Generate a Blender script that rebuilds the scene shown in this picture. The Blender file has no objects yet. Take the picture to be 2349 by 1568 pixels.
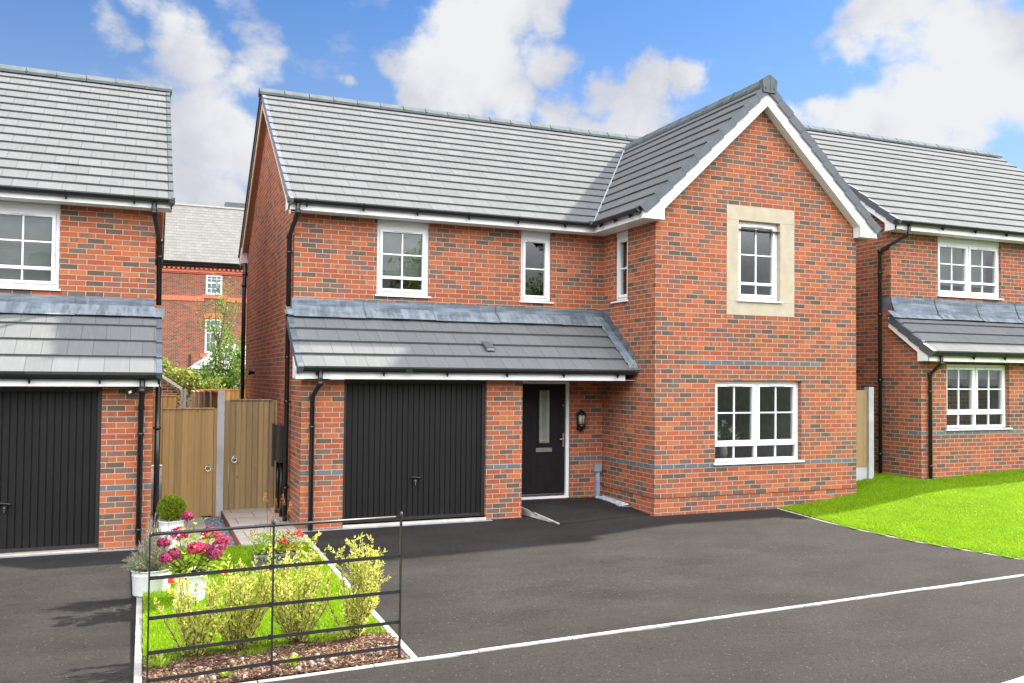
import bpy, bmesh, math, random
import numpy as np
from mathutils import Vector, Matrix
random.seed(7); RNG = np.random.default_rng(11)
S = bpy.context.scene
COL = S.collection
PI = math.pi

CAMROT = ((0.9165197, -0.3999024, 0.0083476), (0.0195079, 0.0238450, -0.9995253), (0.3995135, 0.9162475, 0.0296557))
CAMLOC = Vector((-7.34931, -12.35404, 1.35361)); CAMF = 2243.776; CAMPP = (1329.410, 862.019)
CLOUDS = [(260, 75, 34, .55), (395, 75, 45, .58), (590, 20, 50, .6), (640, 90, 60, .62), (660, 160, 45, .5), (450, 150, 75, .85), (480, 260, 105, 1), (450, 350, 85, 1), (550, 400, 95, .95), (590, 200, 60, .7), (440, 460, 80, 1), (560, 500, 60, .9), (880, 225, 16, .55),
          (1030, 160, 62, .95), (1110, 70, 75, 1), (1230, 20, 80, 1), (1330, 20, 60, .9), (1330, 130, 65, .8), (1180, 170, 95, 1), (1040, 230, 50, .95), (1240, 240, 80, .85), (1130, 270, 70, 1), (1400, 160, 35, .55),
          (1400, 270, 55, .75), (1490, 240, 55, .85), (1600, 215, 58, .95), (1690, 205, 40, .8), (1560, 300, 80, 1), (1450, 320, 55, .9),
          (2050, 110, 50, .75), (2120, 70, 75, .95), (2230, 60, 85, 1), (2350, 60, 100, 1), (2480, 90, 100, 1), (2180, 210, 50, .8), (2260, 240, 85, 1), (2380, 230, 85, 1), (2500, 210, 70, .9), (2020, 270, 48, .85), (2120, 290, 75, 1), (2250, 330, 75, 1), (1950, 300, 40, .7), (2380, 320, 55, .7)]
CL_LITE = (2.15, 2.19, 2.25); CL_DARK = (1.62, 1.67, 1.86); FILL_BOOST = 7.0; SKYTINT = (.18, .30, .43); EXPO = 2.0

# ------------------------------------------------------------------ node helpers
class NT:
    def __init__(s, nt): s.nt = nt
    def n(s, typ, props=None, **inp):
        nd = s.nt.nodes.new(typ)
        for k, v in (props or {}).items(): setattr(nd, k, v)
        for k, v in inp.items():
            key = int(k[1:]) if k[0] == '_' else k.replace('_', ' ')
            s.set(nd.inputs[key], v)
        return nd
    def set(s, sock, v):
        if isinstance(v, bpy.types.NodeSocket): s.nt.links.new(v, sock)
        elif isinstance(v, bpy.types.Node): s.nt.links.new(v.outputs[0], sock)
        else:
            if isinstance(v, (tuple, list)) and len(v) == 3 and sock.type == 'RGBA': v = (*v, 1)
            sock.default_value = v
    def m(s, op, a, b=0.0, c=None, clamp=False):
        nd = s.nt.nodes.new('ShaderNodeMath'); nd.operation = op; nd.use_clamp = clamp
        s.set(nd.inputs[0], a); s.set(nd.inputs[1], b)
        if c is not None: s.set(nd.inputs[2], c)
        return nd.outputs[0]
    def mix(s, f, a, b, blend='MIX'):
        nd = s.nt.nodes.new('ShaderNodeMix'); nd.data_type = 'RGBA'; nd.blend_type = blend
        s.set(nd.inputs[0], f); s.set(nd.inputs[6], a); s.set(nd.inputs[7], b)
        return nd.outputs[2]
    def ramp(s, f, stops, interp='LINEAR'):
        nd = s.nt.nodes.new('ShaderNodeValToRGB'); cr = nd.color_ramp; cr.interpolation = interp
        while len(cr.elements) > 1: cr.elements.remove(cr.elements[-1])
        cr.elements[0].position = stops[0][0]; cr.elements[0].color = (*stops[0][1], 1)
        for p, c in stops[1:]:
            e = cr.elements.new(p); e.color = (*c, 1)
        s.set(nd.inputs[0], f); return nd.outputs[0]
    def noise(s, vec, scale, detail=2.0, rough=.5, dim='3D'):
        nd = s.nt.nodes.new('ShaderNodeTexNoise'); nd.noise_dimensions = dim
        if vec is not None: s.set(nd.inputs['Vector'], vec)
        nd.inputs['Scale'].default_value = scale; nd.inputs['Detail'].default_value = detail
        nd.inputs['Roughness'].default_value = rough
        return nd.outputs[0]
    def sstep(s, x, a, b, lo=0., hi=1.):
        nd = s.nt.nodes.new('ShaderNodeMapRange'); nd.interpolation_type = 'SMOOTHSTEP'
        s.set(nd.inputs[0], x)
        for i, v in ((1, a), (2, b), (3, lo), (4, hi)): s.set(nd.inputs[i], v)
        return nd.outputs[0]
    def xyz(s, x, y, z=0.0):
        nd = s.nt.nodes.new('ShaderNodeCombineXYZ')
        for i, v in enumerate((x, y, z)): s.set(nd.inputs[i], v)
        return nd.outputs[0]

MATS = {}
def newmat(name):
    m = bpy.data.materials.new(name); m.use_nodes = True; m.node_tree.nodes.clear()
    t = NT(m.node_tree); out = t.n('ShaderNodeOutputMaterial')
    MATS[name] = m
    return m, t, out
def bsdf(t, out, col, rough=.6, spec=.4, metal=0., bump=None, **kw):
    b = t.n('ShaderNodeBsdfPrincipled')
    t.set(b.inputs['Base Color'], col); t.set(b.inputs['Roughness'], rough)
    b.inputs['Specular IOR Level'].default_value = spec; b.inputs['Metallic'].default_value = metal
    if bump is not None:
        bp = t.n('ShaderNodeBump', _0=bump[1], Distance=bump[2]); t.set(bp.inputs['Height'], bump[0])
        t.set(b.inputs['Normal'], bp.outputs[0])
    t.set(out.inputs[0], b.outputs[0]); return b
def pos(t): return t.n('ShaderNodeNewGeometry').outputs['Position']

def simple(name, col, rough=.5, spec=.4, metal=0., var=.12, scale=6., bump=0.):
    m, t, o = newmat(name); p = pos(t)
    n1 = t.noise(p, scale, 4.)
    c = t.mix(t.sstep(n1, .3, .7), tuple(x*(1-var) for x in col), tuple(min(1, x*(1+var)) for x in col))
    bsdf(t, o, c, rough, spec, metal, (t.noise(p, scale*12, 2.), bump, .002) if bump else None)
    return m

def brick(name, dz=0., blue=False, far=False, tint=(1, 1, 1)):
    m, t, o = newmat(name)
    g = t.n('ShaderNodeNewGeometry'); p = t.n('ShaderNodeSeparateXYZ', _0=g.outputs['Position'])
    nn = t.n('ShaderNodeSeparateXYZ', _0=g.outputs['True Normal'])
    sel = t.m('GREATER_THAN', t.m('ABSOLUTE', nn.outputs[0]), .6)
    u = t.m('ADD', t.m('MULTIPLY', p.outputs[0], t.m('SUBTRACT', 1., sel)), t.m('MULTIPLY', p.outputs[1], sel))
    z = t.m('SUBTRACT', p.outputs[2], dz)
    wob = t.m('MULTIPLY', t.m('SUBTRACT', t.noise(g.outputs['Position'], 9., 2.), .5), .010)
    v = t.m('ADD', t.m('DIVIDE', z, .075), t.m('MULTIPLY', wob, 8.))
    row = t.m('FLOOR', v); fv = t.m('SUBTRACT', v, row)
    uu = t.m('ADD', t.m('ADD', t.m('DIVIDE', u, .225), t.m('MULTIPLY', row, .5)), t.m('MULTIPLY', wob, 2.))
    rr = t.n('ShaderNodeTexWhiteNoise', {'noise_dimensions': '1D'}); t.set(rr.inputs['W'], row)
    uu = t.m('ADD', uu, t.m('MULTIPLY', t.m('SUBTRACT', rr.outputs[0], .5), .10))
    colm = t.m('FLOOR', uu); fu = t.m('SUBTRACT', uu, colm)
    wn = t.n('ShaderNodeTexWhiteNoise', {'noise_dimensions': '3D'}, Vector=t.xyz(colm, row, t.m('MULTIPLY', sel, 7.)))
    r = wn.outputs[0]; rc = t.n('ShaderNodeSeparateColor', _0=wn.outputs[1])
    # joints
    jit = t.m('MULTIPLY', t.m('SUBTRACT', t.noise(g.outputs['Position'], 60., 2.), .5), .10)
    e1 = t.m('MINIMUM', fu, t.m('SUBTRACT', 1., fu)); e2 = t.m('MINIMUM', fv, t.m('SUBTRACT', 1., fv))
    a1 = t.sstep(t.m('ADD', e1, t.m('MULTIPLY', jit, .3)), .016, .034); a2 = t.sstep(t.m('ADD', e2, jit), .050, .100)
    bm = t.m('MULTIPLY', a1, a2)
    if blue:
        c = t.mix(r, (.100, .113, .120), (.138, .150, .157)); mort = (.38, .34, .30)
    else:
        c = t.ramp(r, [(0, (.120, .080, .060)), (.09, (.165, .105, .076)), (.18, (.235, .100, .060)), (.27, (.335, .096, .045)),
                       (.40, (.39, .103, .040)), (.56, (.425, .122, .046)), (.70, (.335, .083, .036)), (.84, (.335, .110, .056)), (.94, (.445, .142, .058))], 'CONSTANT')
        # two-tone fired bricks
        st = t.noise(t.xyz(t.m('ADD', t.m('MULTIPLY', u, 9.), t.m('MULTIPLY', colm, 3.7)), t.m('MULTIPLY', row, 5.3), 0.), 1., 1.)
        two = t.m('MULTIPLY', t.sstep(st, .50, .56), t.m('LESS_THAN', rc.outputs[1], .42))
        c = t.mix(t.m('MULTIPLY', two, .75), c, (.17, .10, .07))
        mort = (.385, .31, .24)
        fine = t.noise(g.outputs['Position'], 90., 3., .7)
        c = t.mix(.9, c, t.ramp(fine, [(.25, (.62, .62, .62)), (.5, (1, 1, 1)), (.8, (1.25, 1.2, 1.15))]), 'MULTIPLY')
        big = t.noise(g.outputs['Position'], .8, 3.)
        c = t.mix(1., c, t.ramp(big, [(.3, (.86, .86, .88)), (.7, (1.08, 1.05, 1.02))]), 'MULTIPLY')
    if tint != (1, 1, 1): c = t.mix(1., c, tint, 'MULTIPLY')
    c = t.mix(bm, t.mix(t.noise(g.outputs['Position'], 25.), tuple(x*.8 for x in mort), tuple(x*1.15 for x in mort)), c)
    bsdf(t, o, c, .85 if not blue else .5, .25, bump=(bm, .55, .005))
    return m

def tiles(name, col=(.140, .145, .146), w=.30, varr=.10, lines=.45):
    m, t, o = newmat(name)
    uv = t.n('ShaderNodeUVMap'); s = t.n('ShaderNodeSeparateXYZ', _0=uv.outputs[0])
    row = t.m('FLOOR', s.outputs[1]); fv = t.m('SUBTRACT', s.outputs[1], row)
    rr = t.n('ShaderNodeTexWhiteNoise', {'noise_dimensions': '1D'}); t.set(rr.inputs['W'], row)
    uu = t.m('ADD', t.m('ADD', t.m('DIVIDE', s.outputs[0], w), t.m('MULTIPLY', row, .5)), t.m('MULTIPLY', rr.outputs[0], .03)); ci = t.m('FLOOR', uu); fu = t.m('SUBTRACT', uu, ci)
    wn = t.n('ShaderNodeTexWhiteNoise', {'noise_dimensions': '2D'}, Vector=t.xyz(ci, row))
    p = pos(t)
    f = t.m('ADD', t.m('MULTIPLY', wn.outputs[0], .55), t.m('MULTIPLY', t.noise(p, 7., 4., .6), .45))
    c = t.mix(f, tuple(x*(1-varr) for x in col), tuple(x*(1+varr) for x in col))
    st = t.noise(t.n('ShaderNodeMapping', Vector=p, Scale=(38., 3., 3.)), 1., 3.)
    c = t.mix(t.m('MULTIPLY', t.sstep(st, .5, .8), .14), c, (.3, .3, .29))
    e = t.m('MINIMUM', fu, t.m('SUBTRACT', 1., fu)); ln = t.sstep(e, .006, .016)
    c = t.mix(t.m('MULTIPLY', t.m('SUBTRACT', 1., ln), 1.-lines), c, (.02, .02, .022))
    bsdf(t, o, c, 1., .03, bump=(t.m('ADD', ln, t.m('MULTIPLY', t.noise(p, 160., 2.), .12)), .3, .004))
    return m

def woodmat(name, base=(.30, .185, .075), dark=(.16, .085, .03), w=.12, axis=0, sc=1.):
    m, t, o = newmat(name); p = t.n('ShaderNodeSeparateXYZ', _0=pos(t)); P = pos(t)
    h = t.m('ADD', p.outputs[0], p.outputs[1])
    b = t.m('DIVIDE', h, w); bi = t.m('FLOOR', b)
    wn = t.n('ShaderNodeTexWhiteNoise', {'noise_dimensions': '1D'}); t.set(wn.inputs['W'], bi)
    gr = t.noise(t.xyz(t.m('MULTIPLY', h, 55.), t.m('MULTIPLY', bi, 3.1), t.m('MULTIPLY', p.outputs[2], 2.2)), 1., 4., .6)
    big = t.noise(t.xyz(t.m('MULTIPLY', h, 6.), bi, t.m('MULTIPLY', p.outputs[2], 1.3)), 1., 2.)
    c = t.mix(t.m('ADD', t.m('MULTIPLY', gr, .6), t.m('MULTIPLY', wn.outputs[0], .4)), tuple(x*.55 for x in base), tuple(x*1.35 for x in base))
    c = t.mix(t.m('MULTIPLY', t.sstep(big, .55, .8), .5), c, tuple(a*.6+b_*.4 for a, b_ in zip(base, dark)))
    vo = t.n('ShaderNodeTexVoronoi', {'voronoi_dimensions': '3D'}, Vector=t.xyz(t.m('MULTIPLY', h, 9.), t.m('MULTIPLY', p.outputs[1], .01), t.m('MULTIPLY', p.outputs[2], 3.4)), Scale=1.)
    kn = t.sstep(vo.outputs['Distance'], .05, .13, 1., 0.)
    sp = t.n('ShaderNodeSeparateColor', _0=vo.outputs['Color'])
    c = t.mix(t.m('MULTIPLY', t.m('MULTIPLY', kn, t.m('GREATER_THAN', sp.outputs[0], .45)), .75), c, dark)
    bsdf(t, o, c, .75, .2, bump=(gr, .25, .003))
    return m

def leafmat(name, c1, c2, cream=None, trans=.35, rough=.5):
    m, t, o = newmat(name); p = pos(t)
    gi = t.n('ShaderNodeNewGeometry').outputs['Random Per Island']
    n1 = t.noise(p, 9., 2.)
    c = t.mix(t.m('ADD', t.m('MULTIPLY', gi, .55), t.m('MULTIPLY', t.sstep(t.noise(p, 2.6, 4., .65), .32, .68), .45)) if name == 'grass_blade' else t.m('ADD', t.m('MULTIPLY', gi, .7), t.m('MULTIPLY', n1, .3)), c1, c2)
    if cream:
        uv = t.n('ShaderNodeUVMap'); s = t.n('ShaderNodeSeparateXYZ', _0=uv.outputs[0])
        d = t.m('ABSOLUTE', t.m('SUBTRACT', s.outputs[0], .5))
        k = t.sstep(t.m('ADD', d, t.m('MULTIPLY', gi, .12)), .14, .27)
        c = t.mix(k, c, t.mix(gi, cream, tuple(x*.8 for x in cream)))
    b = t.n('ShaderNodeBsdfPrincipled'); t.set(b.inputs['Base Color'], c); b.inputs['Roughness'].default_value = rough
    b.inputs['Specular IOR Level'].default_value = .25
    tr = t.n('ShaderNodeBsdfTranslucent'); t.set(tr.inputs[0], c)
    mx = t.n('ShaderNodeMixShader', _0=trans, _1=b.outputs[0], _2=tr.outputs[0])
    t.set(o.inputs[0], mx.outputs[0]); return m

# ------------------------------------------------------------------ materials
BR = brick('brick_main'); BRL = brick('brick_left', dz=-.12); BRR = brick('brick_right', dz=.43, tint=(.93, .93, .97))
BLU = brick('blue_brick', blue=True); BLUL = brick('blue_brick_left', dz=-.12, blue=True); BLUR = brick('blue_brick_right', dz=.43, blue=True)
TIL = tiles('roof_tile'); 
FARROOF = tiles('far_slate', (.17, .165, .155), .30, .16, .35)
VERGE = simple('verge_plastic', (.085, .095, .105), .45, .4)
RIDGE = simple('ridge_tile', (.12, .135, .14), .95, .06)
WHITE = simple('white_upvc', (.80, .81, .82), .32, .5, var=.015)
WHITE2 = simple('white_board', (.76, .76, .75), .45, .4, var=.03)
BLACK = simple('black_plastic', (.012, .012, .014), .28, .5)
BLACKM = simple('black_metal', (.022, .021, .022), .4, .5, scale=20)
BROWNB = simple('brown_soffit_board', (.33, .20, .13), .6, .3, var=.05)
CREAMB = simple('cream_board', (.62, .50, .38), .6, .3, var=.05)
STONE = simple('cast_stone', (.46, .395, .29), .85, .2, var=.07, scale=5, bump=.3)
CONC = simple('concrete', (.45, .455, .455), .85, .2, var=.12, scale=4, bump=.3)
KERB = simple('kerb_concrete', (.42, .395, .37), .9, .1, var=.28, scale=5, bump=.5)
CHROME = simple('chrome', (.75, .75, .76), .15, .5, 1., var=.02)
ENAMEL = simple('white_enamel', (.72, .73, .71), .35, .5, var=.06, scale=9)
STEM = simple('brown_stem', (.12, .085, .05), .8, .2)
GREYW = simple('grey_wood', (.13, .135, .125), .8, .2, var=.25, scale=14)
INK = simple('stencil_ink', (.035, .04, .042), .8, .1)
TRUNK = simple('tree_bark', (.10, .08, .06), .9, .2, var=.3, scale=20)
COPING = simple('coping_stone', (.48, .45, .40), .85, .2)
REDB = simple('red_lintel', (.62, .17, .10), .8, .2, var=.08)
GREYP = simple('grey_plastic', (.26, .29, .33), .5, .4)
WOOD = woodmat('gate_wood', (.46, .30, .13), (.20, .10, .035)); WOODD = woodmat('gate_wood_grey', (.36, .25, .125), (.17, .095, .04)); WOODB = woodmat('fence_wood', (.50, .30, .11), w=.11)

def lead():
    m, t, o = newmat('lead_flashing'); P = pos(t); s = t.n('ShaderNodeSeparateXYZ', _0=P)
    n1 = t.noise(t.n('ShaderNodeMapping', Vector=P, Scale=(1.2, 2., 9.)), 1.6, 5., .65)
    n2 = t.noise(t.n('ShaderNodeMapping', Vector=P, Scale=(14., 4., 1.)), 1., 3., .6)
    c = t.mix(t.sstep(n1, .36, .70), (.075, .090, .108), (.165, .205, .245))
    c = t.mix(t.m('MULTIPLY', t.sstep(n2, .5, .8), .25), c, (.33, .38, .42))
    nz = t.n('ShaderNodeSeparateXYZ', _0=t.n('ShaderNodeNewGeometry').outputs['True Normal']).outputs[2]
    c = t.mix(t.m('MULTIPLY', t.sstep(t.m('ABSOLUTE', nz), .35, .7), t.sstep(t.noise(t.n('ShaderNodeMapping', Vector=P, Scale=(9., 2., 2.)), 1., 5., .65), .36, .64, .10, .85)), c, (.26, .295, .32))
    bsdf(t, o, c, .55, .3, .15, bump=(n1, .5, .01)); return m
LEAD = lead()

def glass():
    m, t, o = newmat('window_glass')
    fr = t.n('ShaderNodeFresnel', IOR=1.6); f = t.m('ADD', t.m('MINIMUM', t.m('MULTIPLY', fr.outputs[0], 2.0), .17), .045, clamp=True)
    P = pos(t); bp = t.n('ShaderNodeBump', Strength=.04, Distance=.02); t.set(bp.inputs['Height'], t.noise(P, 2.5, 2.))
    gl = t.n('ShaderNodeBsdfGlossy', Color=(.9, .93, .95, 1), Roughness=.015); t.set(gl.inputs['Normal'], bp.outputs[0])
    tr = t.n('ShaderNodeBsdfTransparent', Color=(.60, .65, .62, 1))
    mx = t.n('ShaderNodeMixShader', _0=f, _1=tr.outputs[0], _2=gl.outputs[0]); t.set(o.inputs[0], mx.outputs[0]); return m
GLASS = glass()
BLIND = simple('blind_fabric', (.55, .56, .52), .9, .1, var=.04)
CURT = simple('net_curtain', (.30, .29, .25), .9, .1, var=.1, scale=12)
INNER = simple('room_plaster', (.42, .40, .36), .9, .1)

def black_ribbed():
    m, t, o = newmat('garage_door_steel'); P = pos(t)
    n = t.noise(P, 2., 3.); c = t.mix(n, (.0075, .007, .007), (.0125, .0115, .011)); c = t.mix(t.m('MULTIPLY', t.sstep(t.noise(t.n('ShaderNodeMapping', Vector=P, Scale=(1., 1., .35)), 3., 6., .7), .52, .8), .25), c, (.035, .032, .030))
    bsdf(t, o, c, .5, .22, bump=(t.noise(P, 350., 2.), .15, .001)); return m
GARD = black_ribbed()
FDOOR = simple('black_door', (.010, .009, .009), .5, .2, var=.2, scale=30)

def obscured():
    m, t, o = newmat('leaded_obscure_glass'); P = pos(t); s = t.n('ShaderNodeSeparateXYZ', _0=P)
    n = t.noise(P, 5., 3.); c = t.mix(n, (.07, .12, .08), (.26, .30, .30))
    bsdf(t, o, c, .12, .6, bump=(t.noise(P, 70., 2.), .5, .01)); return m
OBSC = obscured()

def asphalt(name, c0=(.0250, .0228, .0211), patch=.25, worn=False):
    m, t, o = newmat(name); P = pos(t)
    sp = t.noise(P, 170., 3., .8); md = t.noise(P, 30., 5., .75); big = t.noise(t.n('ShaderNodeMapping', Vector=P, Scale=(1., 1.8, 1.)), .9, 5., .6)
    c = t.mix(t.sstep(sp, .32, .70), tuple(x*.30 for x in c0), tuple(x*1.9 for x in c0))
    c = t.mix(t.m('MULTIPLY', t.sstep(md, .40, .62), .55), c, tuple(x*1.45 for x in c0))
    c = t.mix(t.m('MULTIPLY', t.sstep(t.noise(P, 17., 3., .7), .56, .66), .45), c, tuple(x*.55 for x in c0))
    c = t.mix(1., c, t.ramp(big, [(.3, (1-patch,)*3), (.7, (1+patch,)*3)]), 'MULTIPLY')
    wn = t.n('ShaderNodeTexVoronoi', Vector=P, Scale=36.); wn2 = t.n('ShaderNodeSeparateColor', _0=wn.outputs['Color'])
    ch = t.m('MULTIPLY', t.m('GREATER_THAN', wn2.outputs[0], .93), t.sstep(wn.outputs['Distance'], .2, .35, 1., 0.))
    c = t.mix(t.m('MULTIPLY', ch, .7), c, tuple(min(1., x*4.2) for x in c0))
    if worn:
        vo = t.noise(t.n('ShaderNodeMapping', Vector=P, Scale=(.55, 1.1, 1.)), 1.1, 6., .6)
        cr = t.m('ABSOLUTE', t.m('SUBTRACT', vo, .5)); k = t.m('MULTIPLY', t.sstep(cr, .0015, .006, 1., 0.), t.sstep(t.noise(P, .9, 2.), .5, .62))
        c = t.mix(t.m('MULTIPLY', k, .5), c, (.012, .012, .012))
    bsdf(t, o, c, .92, .12, bump=(t.m('ADD', sp, t.m('MULTIPLY', md, .6)), .7, .006)); return m
ASPH = asphalt('drive_tarmac'); ASPHF = asphalt('footpath_tarmac', (.0262, .0235, .0215), .14, True)

def slabmat():
    m, t, o = newmat('sandstone_slab'); P = pos(t)
    br = t.n('ShaderNodeTexBrick', {'offset': .5}, Vector=P, Color1=(.47, .44, .40, 1), Color2=(.38, .35, .32, 1), Mortar=(.14, .12, .105, 1), Scale=1.)
    for k, v in (('Mortar Size', .006), ('Brick Width', .6), ('Row Height', .6), ('Bias', 0.), ('Mortar Smooth', .1)): br.inputs[k].default_value = v
    n = t.noise(t.n('ShaderNodeMapping', Vector=P, Scale=(1.5, 9., 1.)), 1.5, 4.)
    c = t.mix(1., br.outputs[0], t.ramp(n, [(.3, (.78, .78, .80)), (.7, (1.15, 1.08, 1.0))]), 'MULTIPLY')
    bsdf(t, o, c, .8, .2, bump=(n, .3, .006)); return m
SLAB = slabmat()
GRASSM = leafmat('grass_blade', (.13, .27, .002), (.29, .44, .004), trans=.35)
def turf():
    m, t, o = newmat('turf'); P = pos(t)
    c = t.mix(t.sstep(t.noise(P, 60., 3., .7), .35, .7), (.075, .16, .003), (.16, .27, .005)); bsdf(t, o, c, .95, .1, bump=(t.noise(P, 90., 3.), .8, .02)); return m
TURF = turf()
SOIL = simple('bed_soil', (.055, .035, .024), .95, .1, var=.5, scale=30, bump=.8)
def chips(name, cols):
    m, t, o = newmat(name); gi = t.n('ShaderNodeNewGeometry').outputs['Random Per Island']
    n = len(cols); c = t.ramp(gi, [(i/n, col) for i, col in enumerate(cols)], 'CONSTANT'); bsdf(t, o, c, .9, .15); return m
CHIP = chips('bark_chips', [(.085, .045, .028), (.14, .08, .05), (.05, .03, .02), (.20, .12, .08), (.11, .055, .035), (.06, .035, .025), (.26, .18, .13), (.08, .045, .03)])
GRAV = chips('slate_gravel', [(.16, .18, .21), (.24, .26, .29), (.10, .115, .14), (.33, .35, .38), (.19, .21, .24)])
WGRAV = chips('white_gravel', [(.5, .52, .56), (.38, .42, .47), (.65, .66, .68), (.3, .33, .38)])
VARI = leafmat('variegated_leaf', (.24, .33, .02), (.38, .46, .05), cream=(.82, .76, .22), trans=.4)
LEAFG = leafmat('green_leaf', (.06, .12, .012), (.14, .22, .025)); LEAFL = leafmat('lime_leaf', (.16, .28, .02), (.42, .52, .06))
LEAFD = leafmat('box_leaf', (.08, .13, .008), (.32, .38, .02), trans=.3)
LEAFT = leafmat('tree_leaf', (.10, .18, .02), (.25, .36, .07)); LEAFY = leafmat('bush_leaf', (.17, .24, .03), (.42, .44, .12))
LAVS = leafmat('lavender_stem', (.19, .23, .13), (.34, .36, .25), trans=.2); LAVF = leafmat('lavender_flower', (.20, .10, .13), (.38, .26, .27), trans=.2)
PETM = leafmat('magenta_petal', (.24, .010, .035), (.55, .03, .09), trans=.2); PETP = leafmat('purple_petal', (.15, .010, .06), (.36, .035, .11), trans=.2)
PETO = leafmat('orange_plume', (.42, .13, .03), (.62, .27, .09)); PETR = leafmat('red_petal', (.55, .01, .02), (.75, .06, .06)); LEAFR = leafmat('bronze_leaf', (.22, .06, .03), (.38, .17, .07))
SPARE = simple('pot_soil', (.05, .035, .025), .95, .1)
LAMPG = simple('lamp_glass', (.55, .50, .40), .25, .5)

# ------------------------------------------------------------------ mesh builder
class MB:
    def __init__(s): s.v = []; s.f = []; s.uv = []; s.sm = []
    def poly(s, pts, uv=None, smooth=False):
        i = len(s.v); s.v += [tuple(p) for p in pts]; s.f.append(tuple(range(i, i+len(pts)))); s.uv.append(uv); s.sm.append(smooth)
    def box(s, x0, x1, y0, y1, z0, z1):
        s.obox((x0, y0, z0), (x1-x0, 0, 0), (0, y1-y0, 0), (0, 0, z1-z0))
    def obox(s, o, a, b, c):
        o, a, b, c = map(Vector, (o, a, b, c)); i = len(s.v)
        if a.cross(b).dot(c) < 0: a, b = b, a
        s.v += [tuple(q) for q in (o, o+a, o+a+b, o+b, o+c, o+a+c, o+a+b+c, o+b+c)]
        for f in ((3, 2, 1, 0), (4, 5, 6, 7), (0, 1, 5, 4), (1, 2, 6, 5), (2, 3, 7, 6), (3, 0, 4, 7)):
            s.f.append(tuple(i+k for k in f)); s.uv.append(None); s.sm.append(False)
    def prism(s, pts, d):       # polygon (list of 3d points) extruded by vector d
        pts = [Vector(p) for p in pts]; d = Vector(d); n = len(pts); i = len(s.v)
        s.v += [tuple(p) for p in pts] + [tuple(p+d) for p in pts]
        nn = sum(((pts[k]-pts[0]).cross(pts[(k+1) % n]-pts[0]) for k in range(1, n)), Vector())
        fl = nn.dot(d) > 0
        A = tuple(range(i, i+n)); B = tuple(range(i+n, i+2*n))
        for f in ((A[::-1] if fl else A), (B if fl else B[::-1])): s.f.append(f); s.uv.append(None); s.sm.append(False)
        for k in range(n):
            q = (i+k, i+(k+1) % n, i+n+(k+1) % n, i+n+k); s.f.append(q if fl else q[::-1]); s.uv.append(None); s.sm.append(False)
    def tube(s, path, r, n=10, smooth=True, caps=True):
        P = [Vector(p) for p in path]; rr = r if isinstance(r, (list, tuple)) else [r]*len(P); rings = []
        up = None
        for k, p in enumerate(P):
            d = ((P[min(k+1, len(P)-1)]-p).normalized() + (p-P[max(k-1, 0)]).normalized())
            if d.length < 1e-9: d = Vector((0, 0, 1))
            d.normalize()
            if up is None: up = Vector((0, 0, 1)) if abs(d.z) < .9 else Vector((0, 1, 0))
            a = d.cross(up).normalized(); b = a.cross(d).normalized(); up = b
            i = len(s.v); s.v += [tuple(p+a*(math.cos(2*PI*j/n)*rr[k])+b*(math.sin(2*PI*j/n)*rr[k])) for j in range(n)]; rings.append(i)
        for k in range(len(P)-1):
            for j in range(n):
                s.f.append((rings[k]+j, rings[k]+(j+1) % n, rings[k+1]+(j+1) % n, rings[k+1]+j)); s.uv.append(None); s.sm.append(smooth)
        if caps:
            s.f.append(tuple(rings[0]+j for j in range(n))[::-1]); s.f.append(tuple(rings[-1]+j for j in range(n)))
            s.uv += [None]*2; s.sm += [False]*2
    def lathe(s, prof, c=(0, 0, 0), n=40, sx=1., sy=1.):
        c = Vector(c); rings = []
        for r, z in prof:
            i = len(s.v); s.v += [(c.x+r*sx*math.cos(2*PI*j/n), c.y+r*sy*math.sin(2*PI*j/n), c.z+z) for j in range(n)]; rings.append(i)
        for k in range(len(prof)-1):
            for j in range(n): s.f.append((rings[k]+j, rings[k]+(j+1) % n, rings[k+1]+(j+1) % n, rings[k+1]+j)); s.uv.append(None); s.sm.append(True)
        s.f.append(tuple(rings[0]+j for j in range(n))[::-1]); s.f.append(tuple(rings[-1]+j for j in range(n))); s.uv += [None]*2; s.sm += [False]*2
    def mesh(s, name, mat, org=(0, 0, 0)):
        me = bpy.data.meshes.new(name); o = Vector(org)
        me.from_pydata([(x-o.x, y-o.y, z-o.z) for x, y, z in s.v], [], s.f)
        if any(u is not None for u in s.uv):
            l = me.uv_layers.new(name='UVMap'); k = 0; a = np.zeros(len(me.loops)*2, 'f')
            for f, u in zip(s.f, s.uv):
                for q in range(len(f)):
                    if u is not None: a[2*k:2*k+2] = u[q]
                    k += 1
            l.data.foreach_set('uv', a)
        me.polygons.foreach_set('use_smooth', s.sm); me.materials.append(mat); me.update(); return me
    def build(s, name, mat, parent=None, bevel=0):
        org = wl(parent) if parent else Vector((0, 0, 0))
        ob = bpy.data.objects.new(name, s.mesh(name, mat, org)); COL.objects.link(ob)
        if parent: ob.parent = parent
        ob['_w'] = tuple(org) if parent else (0., 0., 0.)
        if bevel:
            b = ob.modifiers.new('bevel', 'BEVEL'); b.width = bevel; b.segments = 2; b.limit_method = 'ANGLE'
        return ob
def wl(o): return Vector(o['_w'])
def thing(name, loc, label, cat, group=None):
    o = bpy.data.objects.new(name, None); COL.objects.link(o); o.location = loc; o['_w'] = tuple(float(c) for c in loc)
    o['label'] = label; o['category'] = cat; o.empty_display_size = .3
    if group: o['group'] = group
    return o
def tag(o, label, cat, group=None):
    o['label'] = label; o['category'] = cat
    if group: o['group'] = group
    return o
def kind(o, k): o['kind'] = k; return o

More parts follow.
